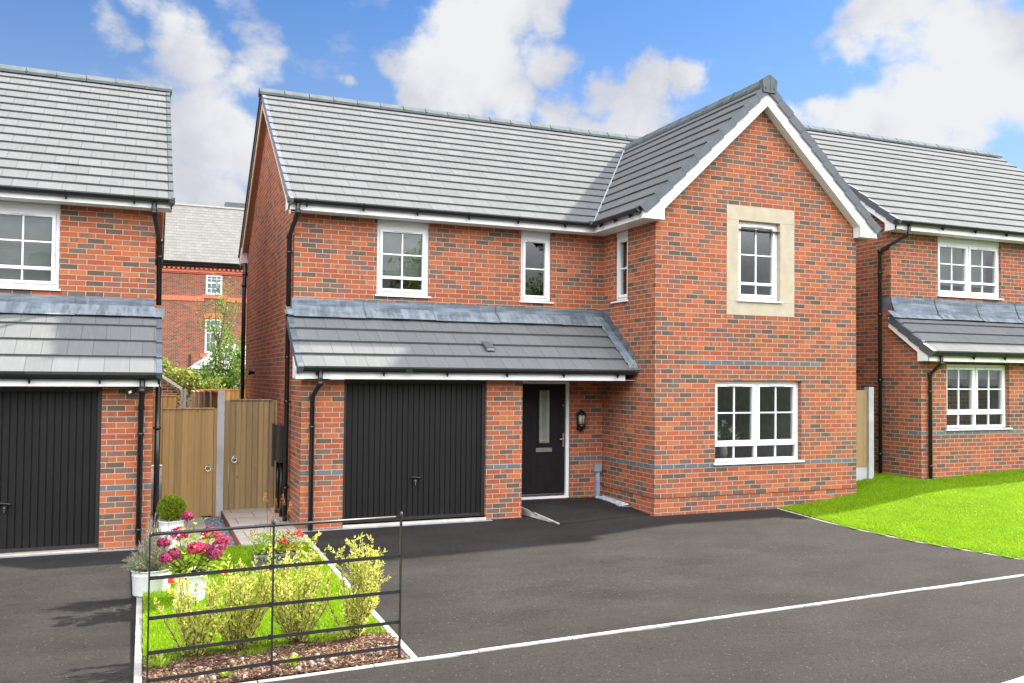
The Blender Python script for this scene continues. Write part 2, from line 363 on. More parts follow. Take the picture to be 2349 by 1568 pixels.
def tri_mesh(name, mat, verts, n_per, parent=None, uv=None, smooth=False, faces=None):
    """verts: (N, k, 3) array of separate polygons with k corners"""
    N, k = verts.shape[:2]; org = np.array(wl(parent)) if parent else np.zeros(3)
    me = bpy.data.meshes.new(name); me.vertices.add(N*k); me.vertices.foreach_set('co', (verts.reshape(-1, 3)-org).astype('f').ravel())
    if faces is None: faces = [tuple(range(k))]
    fl = np.array([len(f) for f in faces]); idx = np.concatenate([np.array(f) for f in faces])
    L = len(idx); allidx = (np.arange(N)[:, None]*k + idx[None, :]).ravel(); me.loops.add(N*L); me.loops.foreach_set('vertex_index', allidx.astype('i'))
    st = np.concatenate([[0], np.cumsum(fl)[:-1]]); me.polygons.add(N*len(fl))
    me.polygons.foreach_set('loop_start', (np.arange(N)[:, None]*L+st[None, :]).ravel().astype('i'))
    if uv is not None:
        l = me.uv_layers.new(name='UVMap'); l.data.foreach_set('uv', np.tile(np.array(uv, 'f')[idx].ravel(), N))
    if smooth: me.polygons.foreach_set('use_smooth', np.ones(N*len(fl), bool))
    me.materials.append(mat); me.update(calc_edges=True); me.validate()
    ob = bpy.data.objects.new(name, me); COL.objects.link(ob)
    if parent: ob.parent = parent
    ob['_w'] = tuple(float(c) for c in org)
    return ob

def leaves(P, D, L, W, fold=.25, up=None):
    """leaf polygons (kite folded along its length) at P pointing along D; returns (N,4,3) + 2 tris"""
    P = np.asarray(P, float); D = np.asarray(D, float); N = len(P)
    D /= np.linalg.norm(D, axis=1, keepdims=True)+1e-9
    U = RNG.normal(size=(N, 3)) if up is None else up + RNG.normal(size=(N, 3))*.45
    Sd = np.cross(D, U); Sd /= np.linalg.norm(Sd, axis=1, keepdims=True)+1e-9; Nn = np.cross(Sd, D)
    L = np.broadcast_to(np.asarray(L, float), (N,))[:, None]; W = np.broadcast_to(np.asarray(W, float), (N,))[:, None]
    a = P; b = P+D*L*.45+Sd*W*.5+Nn*W*fold; c = P+D*L-Nn*L*.12; d = P+D*L*.45-Sd*W*.5+Nn*W*fold; e = P+D*L*.5
    return np.stack([a, b, c, d, e], 1)
LEAF_F = [(0, 1, 4), (1, 2, 4), (0, 4, 3), (4, 2, 3)]
LEAF_UV = [(.5, 0), (1, .45), (.5, 1), (0, .45), (.5, .5)]
def leafobj(name, mat, arrs, parent): return tri_mesh(name, mat, np.concatenate(arrs), 5, parent, LEAF_UV, False, LEAF_F)

# ------------------------------------------------------------------ building parts
FY = lambda Y0: (lambda u, d, z: (u, Y0+d, z))          # wall looking towards -Y
FXm = lambda X0: (lambda u, d, z: (X0+d, u, z))         # wall looking towards -X
FXp = lambda X0: (lambda u, d, z: (X0-d, u, z))
def fbox(mb, F, u0, u1, d0, d1, z0, z1):
    o = Vector(F(u0, d0, z0)); mb.obox(o, Vector(F(u1, d0, z0))-o, Vector(F(u0, d1, z0))-o, Vector(F(u0, d0, z1))-o)
def wall(mb, F, u0, u1, z0, z1, ops=(), rev=.19):
    us = sorted({u0, u1, *[o[0] for o in ops], *[o[1] for o in ops]}); zs = sorted({z0, z1, *[min(max(o[2], z0), z1) for o in ops], *[min(max(o[3], z0), z1) for o in ops]})
    for a, b in zip(us, us[1:]):
        for c, d in zip(zs, zs[1:]):
            mu, mz = (a+b)/2, (c+d)/2
            if any(o[0] < mu < o[1] and o[2] < mz < o[3] for o in ops): continue
            mb.poly([F(a, 0, c), F(b, 0, c), F(b, 0, d), F(a, 0, d)])
    for a, b, c, d in ops:
        d = min(d, z1)
        mb.poly([F(a, 0, c), F(a, rev, c), F(a, rev, d), F(a, 0, d)]); mb.poly([F(b, 0, c), F(b, 0, d), F(b, rev, d), F(b, rev, c)])
        mb.poly([F(a, 0, c), F(b, 0, c), F(b, rev, c), F(a, rev, c)]); mb.poly([F(a, 0, d), F(a, rev, d), F(b, rev, d), F(b, 0, d)])

def window(par, F, a, b, z0, z1, style='single', rec=.055, panel=None, blind=None, sill=True, name='window'):
    """style: single (sash with lower light), double, double_fixed (sashes over fixed lights), narrow (one bar)"""
    fr = MB(); gl = MB(); of = .05; D0, D1 = rec, rec+.07
    fbox(fr, F, a, a+of, D0, D1, z0, z1); fbox(fr, F, b-of, b, D0, D1, z0, z1)
    fbox(fr, F, a+of, b-of, D0, D1, z0, z0+of); fbox(fr, F, a+of, b-of, D0, D1, z1-of, z1)
    if panel: fbox(fr, F, a, b, D0-.012, D1, z1, panel); 
    if panel:
        for k in (1, 2): fbox(fr, F, a, b, D0-.016, D0-.012, z1+(panel-z1)*k/3, z1+(panel-z1)*k/3+.006)
    cols = [(a+of, b-of)]
    if style.startswith('double'):
        m = (a+b)/2; fbox(fr, F, m-.022, m+.022, D0, D1, z0+of, z1-of); cols = [(a+of, m-.022), (m+.022, b-of)]
    for c0, c1 in cols:
        zt = z1-of; zb = z0+of
        if style == 'double_fixed':
            zm = z0+of+.20; fbox(fr, F, c0, c1, D0, D1, zm, zm+.045)
            gl.poly([F(c0, D0+.04, zb), F(c1, D0+.04, zb), F(c1, D0+.04, zm), F(c0, D0+.04, zm)])
            cm = (c0+c1)/2; fbox(fr, F, cm-.012, cm+.012, D0+.022, D0+.055, zb, zm); zb = zm+.045
        s = .048; e0, e1 = D0-.014, D1-.004                       # sash, 14 mm proud
        fbox(fr, F, c0+.004, c0+s, e0, e1, zb+.004, zt-.004); fbox(fr, F, c1-s, c1-.004, e0, e1, zb+.004, zt-.004)
        fbox(fr, F, c0+s, c1-s, e0, e1, zb+.004, zb+s); fbox(fr, F, c0+s, c1-s, e0, e1, zt-s, zt-.004)
        g0, g1, h0, h1 = c0+s, c1-s, zb+s, zt-s
        gl.poly([F(g0, D0+.03, h0), F(g1, D0+.03, h0), F(g1, D0+.03, h1), F(g0, D0+.03, h1)])
        bw = .011; q0, q1 = D0+.012, D0+.045; cm = (g0+g1)/2
        if style in ('single', 'double'):
            zm = h0+.155; fbox(fr, F, g0, g1, e0+.004, e1, zm, zm+.045); fbox(fr, F, cm-bw, cm+bw, q0, q1, h0, zm)
            fbox(fr, F, cm-bw, cm+bw, q0, q1, zm+.045, h1); hm = (zm+.045+h1)/2
            fbox(fr, F, g0, cm-bw, q0, q1, hm-bw, hm+bw); fbox(fr, F, cm+bw, g1, q0, q1, hm-bw, hm+bw)
        elif style == 'double_fixed':
            fbox(fr, F, cm-bw, cm+bw, q0, q1, h0, h1); hm = (h0+h1)/2+.01
            fbox(fr, F, g0, cm-bw, q0, q1, hm-bw, hm+bw); fbox(fr, F, cm+bw, g1, q0, q1, hm-bw, hm+bw)
        else:
            hm = (h0+h1)/2; fbox(fr, F, g0, g1, q0, q1, hm-bw, hm+bw)
    w = fr.build(name, WHITE, par)
    gl.build('pane', GLASS, w)
    tv = MB(); n = 0
    for c0, c1 in cols:
        cm = (c0+c1)/2; ww = min(.15, (c1-c0)*.36); fbox(tv, F, cm-ww, cm+ww, D0-.03, D0-.014, z1-of-.034, z1-of-.012); tv.build('trickle_vent', WHITE2, w); tv = MB()
    if sill:
        sl = MB(); o = Vector(F(a-.03, -.045, z0-.035)); A = Vector(F(b+.03, -.045, z0-.035))-o
        P = [F(a-.03, -.045, z0-.035), F(a-.03, -.045, z0-.012), F(a-.03, D0+.01, z0+.002), F(a-.03, D0+.01, z0-.035)]
        sl.prism(P, A); sl.build('sill', WHITE, w)
    if blind:
        bl = MB(); zt, zb, bd, bm_, fl = blind
        if bm_ == 'slat':
            z = zt
            while z > zb:
                bl.poly([F(a+.06, bd, z), F(b-.06, bd, z), F(b-.06, bd+.03, z-.046), F(a+.06, bd+.03, z-.046)]); z -= .05
        else:
            nn = 40
            for k in range(nn):
                u0 = a+.05+(b-a-.1)*k/nn; u1 = a+.05+(b-a-.1)*(k+1)/nn
                bl.poly([F(u0, bd+.012*math.sin(k*1.3), zb), F(u1, bd+.012*math.sin((k+1)*1.3), zb), F(u1, bd+.012*math.sin((k+1)*1.3), zt), F(u0, bd+.012*math.sin(k*1.3), zt)])
        bl.build('blind' if bm_ == 'slat' else 'curtain', BLIND if bm_ == 'slat' else CURT, w)
    # the room behind: dim walls
    rm = MB(); x0, x1, y0, y1, q0, q1 = a-.35, b+.35, D1+.14, D1+2.6, z0-.7, z1+.15
    for pl in ([(x0, y1, q0), (x1, y1, q0), (x1, y1, q1), (x0, y1, q1)], [(x0, y0, q0), (x0, y1, q0), (x0, y1, q1), (x0, y0, q1)],
               [(x1, y0, q0), (x1, y0, q1), (x1, y1, q1), (x1, y1, q0)], [(x0, y0, q0), (x1, y0, q0), (x1, y1, q0), (x0, y1, q0)],
               [(x0, y0, q1), (x0, y1, q1), (x1, y1, q1), (x1, y0, q1)]):
        rm.poly([F(*p) for p in pl])
    if style not in ('narrow',): rm.build('room_wall', INNER, w)
    return w

def slope(mb, O, E, Sv, n, g, xl, xr, th=.031, uvo=0.):
    """tile courses: O eave origin, E unit eave dir, Sv unit upslope, rows n gauge g; xl/xr functions of t"""
    O, E, Sv = Vector(O), Vector(E), Vector(Sv); N = E.cross(Sv).normalized()
    if N.z < 0: N = -N
    for i in range(n):
        t0, t1 = i*g, (i+1)*g; hb = .004
        P = lambda x, t, h: O+E*x+Sv*t+N*h
        a, b, c, d = xl(t0), xr(t0), xr(t1), xl(t1)
        if b-a < .02: continue
        mb.poly([P(a, t0, th), P(b, t0, th), P(c, t1, hb), P(d, t1, hb)], [(a+uvo, i+.02), (b+uvo, i+.02), (c+uvo, i+.98), (d+uvo, i+.98)])
        # broken front edge: short steps so the butt line is not ruler straight
        k = max(1, int((b-a)/.30)); xs = [a+(b-a)*j/k for j in range(k+1)]
        for q0, q1 in zip(xs, xs[1:]):
            dz = random.uniform(-.002, .002)
            mb.poly([P(q0, t0+.006, -.016+dz), P(q1, t0+.006, -.016+dz), P(q1, t0, th), P(q0, t0, th)], [(q0+uvo, i+.02)]*4)
def verge(mb, O, E, Sv, n, g, w=.045, side=-1, dep=.11):
    """stepped dry-verge units along slope at x=0; side gives outward direction along E"""
    O, E, Sv = Vector(O), Vector(E), Vector(Sv); N = E.cross(Sv).normalized()
    if N.z < 0: N = -N
    for i in range(n):
        t0, t1 = i*g-.012, (i+1)*g-.016
        P = lambda x, t, h: O+E*(x*side)+Sv*t+N*h
        top0, top1 = .042, .020
        pts = [P(-w, t0, -.03), P(-w, t0, top0), P(.012, t0, top0), P(.012, t0, -dep+.018)]
        pts2 = [P(-w, t1, -.04), P(-w, t1, top1), P(.012, t1, top1), P(.012, t1, -dep-.004)]
        k = len(mb.v)
        mb.v += [tuple(p) for p in pts+pts2]
        for f in ((0, 1, 2, 3), (7, 6, 5, 4), (0, 4, 5, 1), (1, 5, 6, 2), (2, 6, 7, 3), (3, 7, 4, 0)): mb.f.append(tuple(k+j for j in f)); mb.uv.append(None); mb.sm.append(False)
def ridge(mb, P0, P1, w=.12, h=.10, tan=.7, piece=.45):
    P0, P1 = Vector(P0), Vector(P1); L = (P1-P0).length; E = (P1-P0)/L; Sx = E.cross(Vector((0, 0, 1))).normalized(); n = max(1, round(L/piece)); q = L/n
    for i in range(n):
        a = P0+E*(i*q+.004); b = P0+E*((i+1)*q-.004); e = random.uniform(0, .004)
        pr = [(-w, -w*tan-.01), (-w, -w*tan+.035), (-w*.28, h*.42), (w*.28, h*.42), (w, -w*tan+.035), (w, -w*tan-.01), (0, 0.02)]
        mb.prism([a+Sx*x+Vector((0, 0, z+e)) for x, z in pr], b-a)
        mb.prism([a+Sx*x*1.04+Vector((0, 0, z*1.0+e+.004)) for x, z in pr[1:5]], E*.035)
def gutter(mb, P0, P1, out, r=.047, hook=.85, hooks=True):
    """half round gutter, out = outward unit (horizontal)"""
    P0, P1, out = Vector(P0), Vector(P1), Vector(out); Z = Vector((0, 0, 1)); E = (P1-P0); L = E.length; E /= L
    prof = [out*(r*math.cos(t))+Z*(r*1.45*math.sin(t)) for t in np.linspace(PI, 2*PI, 11)]
    prof = [p+Z*0 for p in prof]+[out*(r*.86)+Z*.004, out*(-r*.86)+Z*.004]
    mb.prism([P0+p for p in prof], E*L)
    if hooks:
        k = int(L/hook); 
        for j in range(k+1):
            c = P0+E*min(L-.03, .25+j*hook)
            mb.prism([c-out*r+Z*-.03, c+out*(r*.7)-Z*(r*1.2), c+out*(r*.1)-Z*(r*2.5), c-out*r-Z*(r*1.5)], E*.022)
            mb.prism([c+E*-.01+p*1.10 for p in prof[:11]], E*.028)
def pipe(mb, pts, r=.036, brk=()):
    mb.tube(pts, r, 12)
    for p in pts[1:-1]: mb.tube([Vector(p)+Vector((0, 0, .035)), Vector(p)-Vector((0, 0, .035))], r*1.22, 12)
    for p, d in brk:
        p, d = Vector(p), Vector(d); mb.tube([p+Vector((0, 0, .02)), p-Vector((0, 0, .02))], r*1.18, 12)
        mb.obox(p-Vector((.012, .012, .012)), d if abs(d.x) > .01 else (.024, 0, 0), d if abs(d.y) > .01 else (0, .024, 0), (0, 0, .024))
def part(mb, name, mat, par, **k): return mb.build(name, mat, par, **k)

def ribbed_door(par, F, a, b, z0, z1, hx, rec=.10):
    d = MB(); p = .0835; n = int(round((b-a-.10)/p)); p = (b-a-.10)/n; x = a+.05
    for i in range(n):
        q = x+i*p
        for s0, s1, dd0, dd1 in ((0, .12, .016, .016), (.12, .16, .016, 0), (.16, .96, 0, 0), (.96, 1., 0, .016)):
            d.poly([F(q+s0*p, rec+dd0, z0+.05), F(q+s1*p, rec+dd1, z0+.05), F(q+s1*p, rec+dd1, z1-.05), F(q+s0*p, rec+dd0, z1-.05)])
    g = d.build('garage_door', GARD, par)
    f = MB(); fbox(f, F, a, a+.05, rec-.03, rec+.05, z0, z1); fbox(f, F, b-.05, b, rec-.03, rec+.05, z0, z1)
    fbox(f, F, a+.05, b-.05, rec-.03, rec+.05, z1-.05, z1); fbox(f, F, a+.05, b-.05, rec-.02, rec+.05, z0, z0+.05); f.build('door_frame', BLACKM, g)
    h = MB(); hz = z0+.62; fbox(h, F, hx-.03, hx+.03, rec-.02, rec, hz-.10, hz+.02)
    h.tube([F(hx-.085, rec-.055, hz+.012), F(hx-.05, rec-.06, hz+.02), F(hx+.05, rec-.06, hz+.004), F(hx+.085, rec-.052, hz-.008)], .013, 8); h.build('door_handle', BLACK, g)
    k = MB(); k.tube([F(hx, rec-.032, hz-.045), F(hx, rec-.018, hz-.045)], .016, 12); fbox(k, F, hx-.005, hx+.005, rec-.03, rec-.02, hz-.11, hz-.07); k.build('lock', CHROME, g)
    return g
def lead_strip(mb, u0, u1, Fz, step=1.1):
    """wall flashing: sheets lapping each other; Fz(u,k) gives 3D points for profile k"""
    x = u0; i = 0
    while x < u1-1e-6:
        e = min(u1, x+step); off = .009*(i % 2)
        n = 6
        for j in range(n):
            a, b = x+(e-x)*j/n, x+(e-x)*(j+1)/n+.004
            for k in range(3): mb.poly([Fz(a, k, off), Fz(b, k, off), Fz(b, k+1, off), Fz(a, k+1, off)])
        if e < u1:
            for k in range(3):
                A_, B_ = Vector(Fz(e, k, 0)), Vector(Fz(e, k+1, 0)); mb.obox(A_+Vector((-.006, -.004, .001)), B_-A_, (.012, 0, 0), (0, -.010, .008))
        x = e; i += 1

# ================================================================== THE MAIN HOUSE
TS = .70; CS = 1/math.sqrt(1+TS*TS); SS = TS*CS                    # main slopes (35 degrees)
TW = .95; CW = 1/math.sqrt(1+TW*TW); SW = TW*CW                    # steep wing
SOF = 3.82
H = thing('brick_house', (-.6, 4., -.85), 'two-storey brick house with a steep front gable, stone-framed window and black front door', 'house')
w = MB()
wall(w, FY(0), 0, 4.04, -1.15, SOF, [(1.12, 2.855, .0, 1.322), (1.565, 2.412, 2.655, SOF)])
zr = lambda x: min(4.0+.95*x, 4.0+.95*(4.04-x))
for a, b in ((0, 1.565), (2.412, 4.04)):
    pts = [(a, 0, SOF), (b, 0, SOF), (b, 0, zr(b)), (a, 0, zr(a))]; w.poly(pts)
w.poly([(1.565, 0, 3.965), (2.412, 0, 3.965), (2.412, 0, zr(2.412)), (2.02, 0, zr(2.02)), (1.565, 0, zr(1.565))])
for x in (1.565, 2.412): w.poly([(x, 0, SOF), (x, .1, SOF), (x, .1, 3.965), (x, 0, 3.965)])
w.poly([(1.565, 0, 3.965), (2.412, 0, 3.965), (2.412, .1, 3.965), (1.565, .1, 3.965)])
wall(w, FXm(0), 0, 1.78, -1.15, 3.86, [(.90, 1.372, 2.655, 3.82)])
wall(w, FY(1.78), -5.27, 0, -1.15, 3.86, [(-4.0, -3.15, 2.64, SOF), (-1.552, -.992, 2.64, SOF), (-1.56, -.62, -.70, 1.285)], rev=.09)
wall(w, FY(.87), -5.27, -1.88, -1.15, 1.40, [(-4.668, -2.472, -.80, 1.29)], rev=.14)
w.poly([(-1.88, .87, -1.15), (-1.88, 1.78, -1.15), (-1.88, 1.78, 2.0), (-1.88, .87, 1.4)])
yb = 8.62; yr = (1.78+yb)/2
w.poly([(-5.27, .87, -1.15), (-5.27, 1.78, -1.15), (-5.27, 1.78, 2.2), (-5.27, .87, 1.56)])
w.poly([(-5.27, 1.78, -1.15), (-5.27, yb, -1.15), (-5.27, yb, 3.95), (-5.27, yr, 3.95+(yr-1.6)*TS), (-5.27, 1.78, 3.95)])
w.poly([(4.04, 0, -1.15), (4.04, yb, -1.15), (4.04, yb, 3.95), (4.04, yr, 6.4), (4.04, 1.78, 3.95), (4.04, 0, 3.86)])
w.poly([(-5.27, yb, -1.15), (4.04, yb, -1.15), (4.04, yb, 3.95), (-5.27, yb, 3.95)])
part(w, 'brick_wall', BR, H)
# string courses in blue brick, 2.5 mm proud
for F, a, b, z in ((FY(0), 0, 4.04, -.068), (FXm(0), 0, 1.775, -.068), (FY(1.78), -.60, -.003, -.068), (FY(.87), -5.268, -4.67, -.068), (FY(.87), -2.47, -1.882, -.068), (FXm(-5.27), .872, 1.05, -.068), (FY(0), .795, 3.25, 1.582)):
    s = MB(); fbox(s, F, a, b, -.0028, .02, z, z+.064); part(s, 'string_course', BLU, H)
s = MB(); fbox(s, FY(0), .0, 4.04, -.004, .01, -.530, -.522); fbox(s, FXm(0), -.004, 1.775, -.004, .01, -.530, -.522); part(s, 'damp_course', BLACK, H)
# roofs ------------------------------------------------------------
r = MB(); EY, EZ = 1.40, 3.965; gm = (5.2-EY)/CS/15
vx = lambda t: -.35+((EZ+t*SS)-4.0)/TW if (EZ+t*SS) > 4.0 else -.37
slope(r, (0, EY, EZ-.03*CS), (1, 0, 0), (0, CS, SS), 15, gm, lambda t: -5.40, lambda t: min(vx(t), 4.2), uvo=20)
part(r, 'roof', TIL, H)
r = MB(); ry, rz = 5.2, EZ+(5.2-EY)*TS
r.poly([(-5.44, ry, rz), (4.2, ry, rz), (4.2, 9.0, EZ), (-5.44, 9.0, EZ)], [(0, 0), (9.6, 0), (9.6, 15), (0, 15)])
xv = 2.02; yv = EY+(6.25-EZ)/TS
r.poly([(4.4, EY, EZ-.01), (4.4, ry, rz-.01), (xv, ry, rz-.01), (xv, yv, 6.24)], [(0, 0), (0, 15), (2.2, 15), (2.2, 12)])
part(r, 'rear_roof', TIL, H)
wr = MB(); gw = (2.02+.35)/CW/10
ye = lambda t: EY+(4.0+t*SW-EZ)/TS+.02
slope(wr, (-.35, 0, 4.0-.03*CW), (0, 1, 0), (CW, 0, SW), 10, gw, lambda t: -.20, ye, uvo=40)
part(wr, 'gable_roof', TIL, H)
wr = MB(); slope(wr, (4.39, 0, 4.0-.03*CW), (0, 1, 0), (-CW, 0, SW), 10, gw, lambda t: -.20, ye, uvo=60); part(wr, 'gable_roof', TIL, H)
rd = MB(); ridge(rd, (-5.46, ry, rz+.03), (3.2, ry, rz+.03)); part(rd, 'ridge_tiles', RIDGE, H)
rd = MB(); ridge(rd, (2.02, -.17, 6.25+.025), (2.02, yv-.1, 6.25+.02), tan=.95, w=.11, h=.11); part(rd, 'ridge_tiles', RIDGE, H)
rc = MB(); rc.prism([(2.02-.125, -.235, 6.06), (2.02-.15, -.235, 6.27), (2.02, -.235, 6.37), (2.02+.15, -.235, 6.27), (2.02+.125, -.235, 6.06)], (0, .09, 0))
c = part(rc, 'ridge_end_cap', RIDGE, H)
b = MB()
for x in (-.085, .085): b.tube([(2.02+x, -.236, 6.13), (2.02+x, -.248, 6.13)], .014, 10)
b.tube([(2.02, -.2355, 6.075), (2.02, -.2355, 6.355)], .003, 5)
part(b, 'cap_screws', BLACK, c)
v = MB(); verge(v, (-5.40, EY, EZ-.03), (1, 0, 0), (0, CS, SS), 15, gm, w=.05, side=-1, dep=.10); part(v, 'verge_trim', simple('verge_grey', (.17, .18, .20), .4, .4), H)
v = MB(); verge(v, (-5.40, 2*ry-EY, EZ-.03), (1, 0, 0), (0, -CS, SS), 15, gm, w=.05, side=-1, dep=.10); part(v, 'verge_trim', VERGE, H)
v = MB(); verge(v, (-.35, -.20, 4.0-.03), (0, 1, 0), (CW, 0, SW), 10, gw, w=.03, side=-1, dep=.115); part(v, 'verge_trim', VERGE, H)
v = MB(); verge(v, (4.39, -.20, 4.0-.03), (0, 1, 0), (-CW, 0, SW), 10, gw, w=.03, side=-1, dep=.115); part(v, 'verge_trim', VERGE, H)
# wing barge boards (front face at y=-.175), boxed feet
zl = lambda x: 3.97-.115/CW+TW*(x+.35)                              # underside of verge trim
for sgn in (1, -1):
    X = lambda x: 2.02+(x-2.02)*sgn
    bb = MB(); q = .205
    bb.prism([(X(-.31), -.175, SOF), (X(.055), -.175, SOF), (X(.055), -.175, zl(.055)-q), (X(2.02), -.175, zl(2.02)-q), (X(2.02), -.175, zl(2.02)+.06), (X(-.31), -.175, zl(-.31)+.06)], (0, .022, 0))
    part(bb, 'barge_board', WHITE2, H)
    sb = MB()   # soffit below the barge back to the wall, and box cheek
    sb.poly([(X(.055), -.16, zl(.055)-q+.01), (X(2.02), -.16, zl(2.02)-q+.01), (X(2.02), .0, zl(2.02)-q+.01), (X(.055), .0, zl(.055)-q+.01)])
    sb.poly([(X(.055), -.16, SOF+.002), (X(.055), 0, SOF+.002), (X(.055), 0, zl(.055)-q+.01), (X(.055), -.16, zl(.055)-q+.01)])
    sb.poly([(X(-.31), -.16, SOF+.002), (X(.055), -.16, SOF+.002), (X(.055), 0, SOF+.002), (X(-.31), 0, SOF+.002)])
    sb.box(min(X(-.31), X(.055)), max(X(-.31), X(.055)), -.188, -.175, SOF, SOF+.012)
    part(sb, 'verge_soffit', WHITE2, H)
# fascia, soffit, gutters
f = MB(); f.box(-5.41, -.305, 1.49, 1.512, SOF, 3.965); f.box(-.325, -.305, -.153, 1.512, SOF, 3.975)
f.prism([(-5.41, 1.49, SOF), (-5.41, 1.78, SOF), (-5.41, 1.78, 4.08), (-5.41, 1.49, 3.9)], (.02, 0, 0))
part(f, 'fascia_board', WHITE2, H)
f = MB(); f.box(-5.41, -.305, 1.512, 1.80, SOF+.001, SOF+.008); f.box(-.305, .02, -.153, 1.512, SOF+.001, SOF+.008); f.box(-.305, .02, 1.512, 1.8, SOF+.0005, SOF+.007); part(f, 'soffit_board', WHITE2, H)
g = MB(); gutter(g, (-5.41, 1.435, 3.975), (-.44, 1.435, 3.975), (0, -1, 0)); gutter(g, (-.385, 1.40, 3.975), (-.385, -.13, 3.975), (-1, 0, 0), hook=.5)
g.tube([(-.385, -.155, 3.96), (-.385, -.13, 3.96)], .050, 12); g.tube([(-.46, 1.44, 3.945), (-.37, 1.36, 3.945)], .056, 10)
g.box(-5.43, -5.40, 1.38, 1.50, 3.91, 3.985)
part(g, 'gutter', BLACK, H)
g = MB(); g.tube([(4.43, -.16, 3.91), (4.43, .6, 3.91)], .052, 12); part(g, 'gutter', BLACK, H); f = MB(); f.box(4.345, 4.365, -.153, 4., SOF, 3.975); part(f, 'fascia_board', WHITE2, H)
vg = MB(); A = Vector((-.37, EY+.02, 3.985)); B = Vector((2.02, yv, 6.26)); vg.tube([A, B], .020, 8); part(vg, 'valley_trough', simple('valley_grp', (.27, .29, .31), .5, .4), H)
sd = MB(); K = Vector((1.62, 4.25, 5.98)); sd.poly([(x_, y_, EZ+(y_-EY)*TS+.012) for x_, y_ in ((1.22, 4.52), (1.70, 4.17), (1.98, 4.62), (1.92, 4.80), (1.30, 4.78))]); 
# left gable: barge and soffit on both halves
for sgn in (1, -1):
    Y = lambda y: 5.2+(y-5.2)*sgn
    zt = lambda y: EZ-.10/CS+(y-EY)*TS
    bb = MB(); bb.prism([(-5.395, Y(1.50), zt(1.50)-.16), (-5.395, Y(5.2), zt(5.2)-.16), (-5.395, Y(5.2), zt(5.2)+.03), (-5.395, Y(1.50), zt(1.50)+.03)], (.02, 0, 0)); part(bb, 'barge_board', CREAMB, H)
    bb = MB(); bb.poly([(-5.39, Y(1.5), zt(1.5)-.13), (-5.39, Y(5.2), zt(5.2)-.13), (-5.26, Y(5.2), zt(5.2)-.13), (-5.26, Y(1.5), zt(1.5)-.13)]); part(bb, 'verge_soffit', BROWNB, H)
bb = MB(); bb.prism([(-5.41, 8.55, SOF-.02), (-5.41, 9.0, SOF-.02), (-5.41, 9.0, 4.0), (-5.41, 8.55, 4.22)], (.13, 0, 0)); part(bb, 'box_end', simple('box_end_board', (.60, .52, .50), .5, .3), H)
# windows ----------------------------------------------------------
window(H, FY(1.78), -4.0, -3.15, 2.64, 3.735, 'single', panel=SOF, blind=(3.62, 2.95, .18, 'slat', 0))
window(H, FY(1.78), -1.552, -.992, 2.64, 3.735, 'narrow', panel=SOF)
window(H, FXm(0), .90, 1.372, 2.655, 3.745, 'narrow', panel=SOF)
window(H, FY(0), 1.12, 2.855, .0, 1.322, 'double_fixed', rec=.095)
window(H, FY(0), 1.565, 2.412, 2.655, 3.965, 'single', rec=.085)
st = MB()
fbox(st, FY(0), 1.336, 2.70, -.006, .10, 3.960, 4.20); fbox(st, FY(0), 1.336, 2.70, -.006, .10, 2.398, 2.62)
fbox(st, FY(0), 1.336, 1.569, -.006, .10, 2.623, 3.957); fbox(st, FY(0), 2.408, 2.70, -.006, .10, 2.623, 3.957)
part(st, 'stone_surround', STONE, H)
# garage and porch lean-to roof
LS = .70; LY, LZ = .50, 1.475; gl_ = .335; lt = lambda y: LZ+(y-LY)*LS
r = MB(); slope(r, (0, LY, LZ-.03*CS), (1, 0, 0), (0, CS, SS), 5, gl_, lambda t: -5.38, lambda t: -.005, th=.040, uvo=13.1); part(r, 'porch_roof', TIL, H)
v = MB(); verge(v, (-5.38, LY, LZ-.03), (1, 0, 0), (0, CS, SS), 4, gl_, w=.07, side=-1, dep=.11); part(v, 'verge_trim', simple('verge_blue', (.085, .105, .125), .5, .3), H)
f = MB(); f.box(-5.40, -.20, .60, .622, 1.305, 1.47); f.box(-5.40, -5.28, .595, .60, 1.30, 1.475); f.box(-4.93, -4.72, .594, .5995, 1.298, 1.47)
f.prism([(-5.40, .60, 1.305), (-5.40, .88, 1.305), (-5.40, .88, 1.62), (-5.40, .60, 1.42)], (.02, 0, 0)); f.box(-5.40, 0, .622, .88, 1.31, 1.318); f.box(-1.88, 0, .88, 1.80, 1.312, 1.32)
part(f, 'porch_fascia', WHITE2, H)
g = MB(); gutter(g, (-5.38, .545, 1.472), (-.10, .545, 1.472), (0, -1, 0), r=.05, hook=.95); g.tube([(-.12, .545, 1.455), (-.08, .545, 1.455)], .052, 12); g.box(-3.86, -3.76, .487, .60, 1.405, 1.478)
part(g, 'porch_gutter', BLACK, H)
fl = MB()
def fz(u, k, off):
    wv = .004*math.sin(u*9.)+.003*math.sin(u*23.)
    return [(u, 1.772-off, 2.525+wv), (u, 1.755-off, 2.41), (u, 1.66, lt(1.66)+.055+off), (u, 1.53+wv*2, lt(1.53)+.040+off)][k]
lead_strip(fl, -5.30, -.02, fz)
fl.poly([(-5.42, 1.56, lt(1.56)+.05), (-5.30, 1.53, lt(1.53)+.05), (-5.30, 1.70, lt(1.66)+.07), (-5.42, 1.70, lt(1.66)+.05)])
n = 12
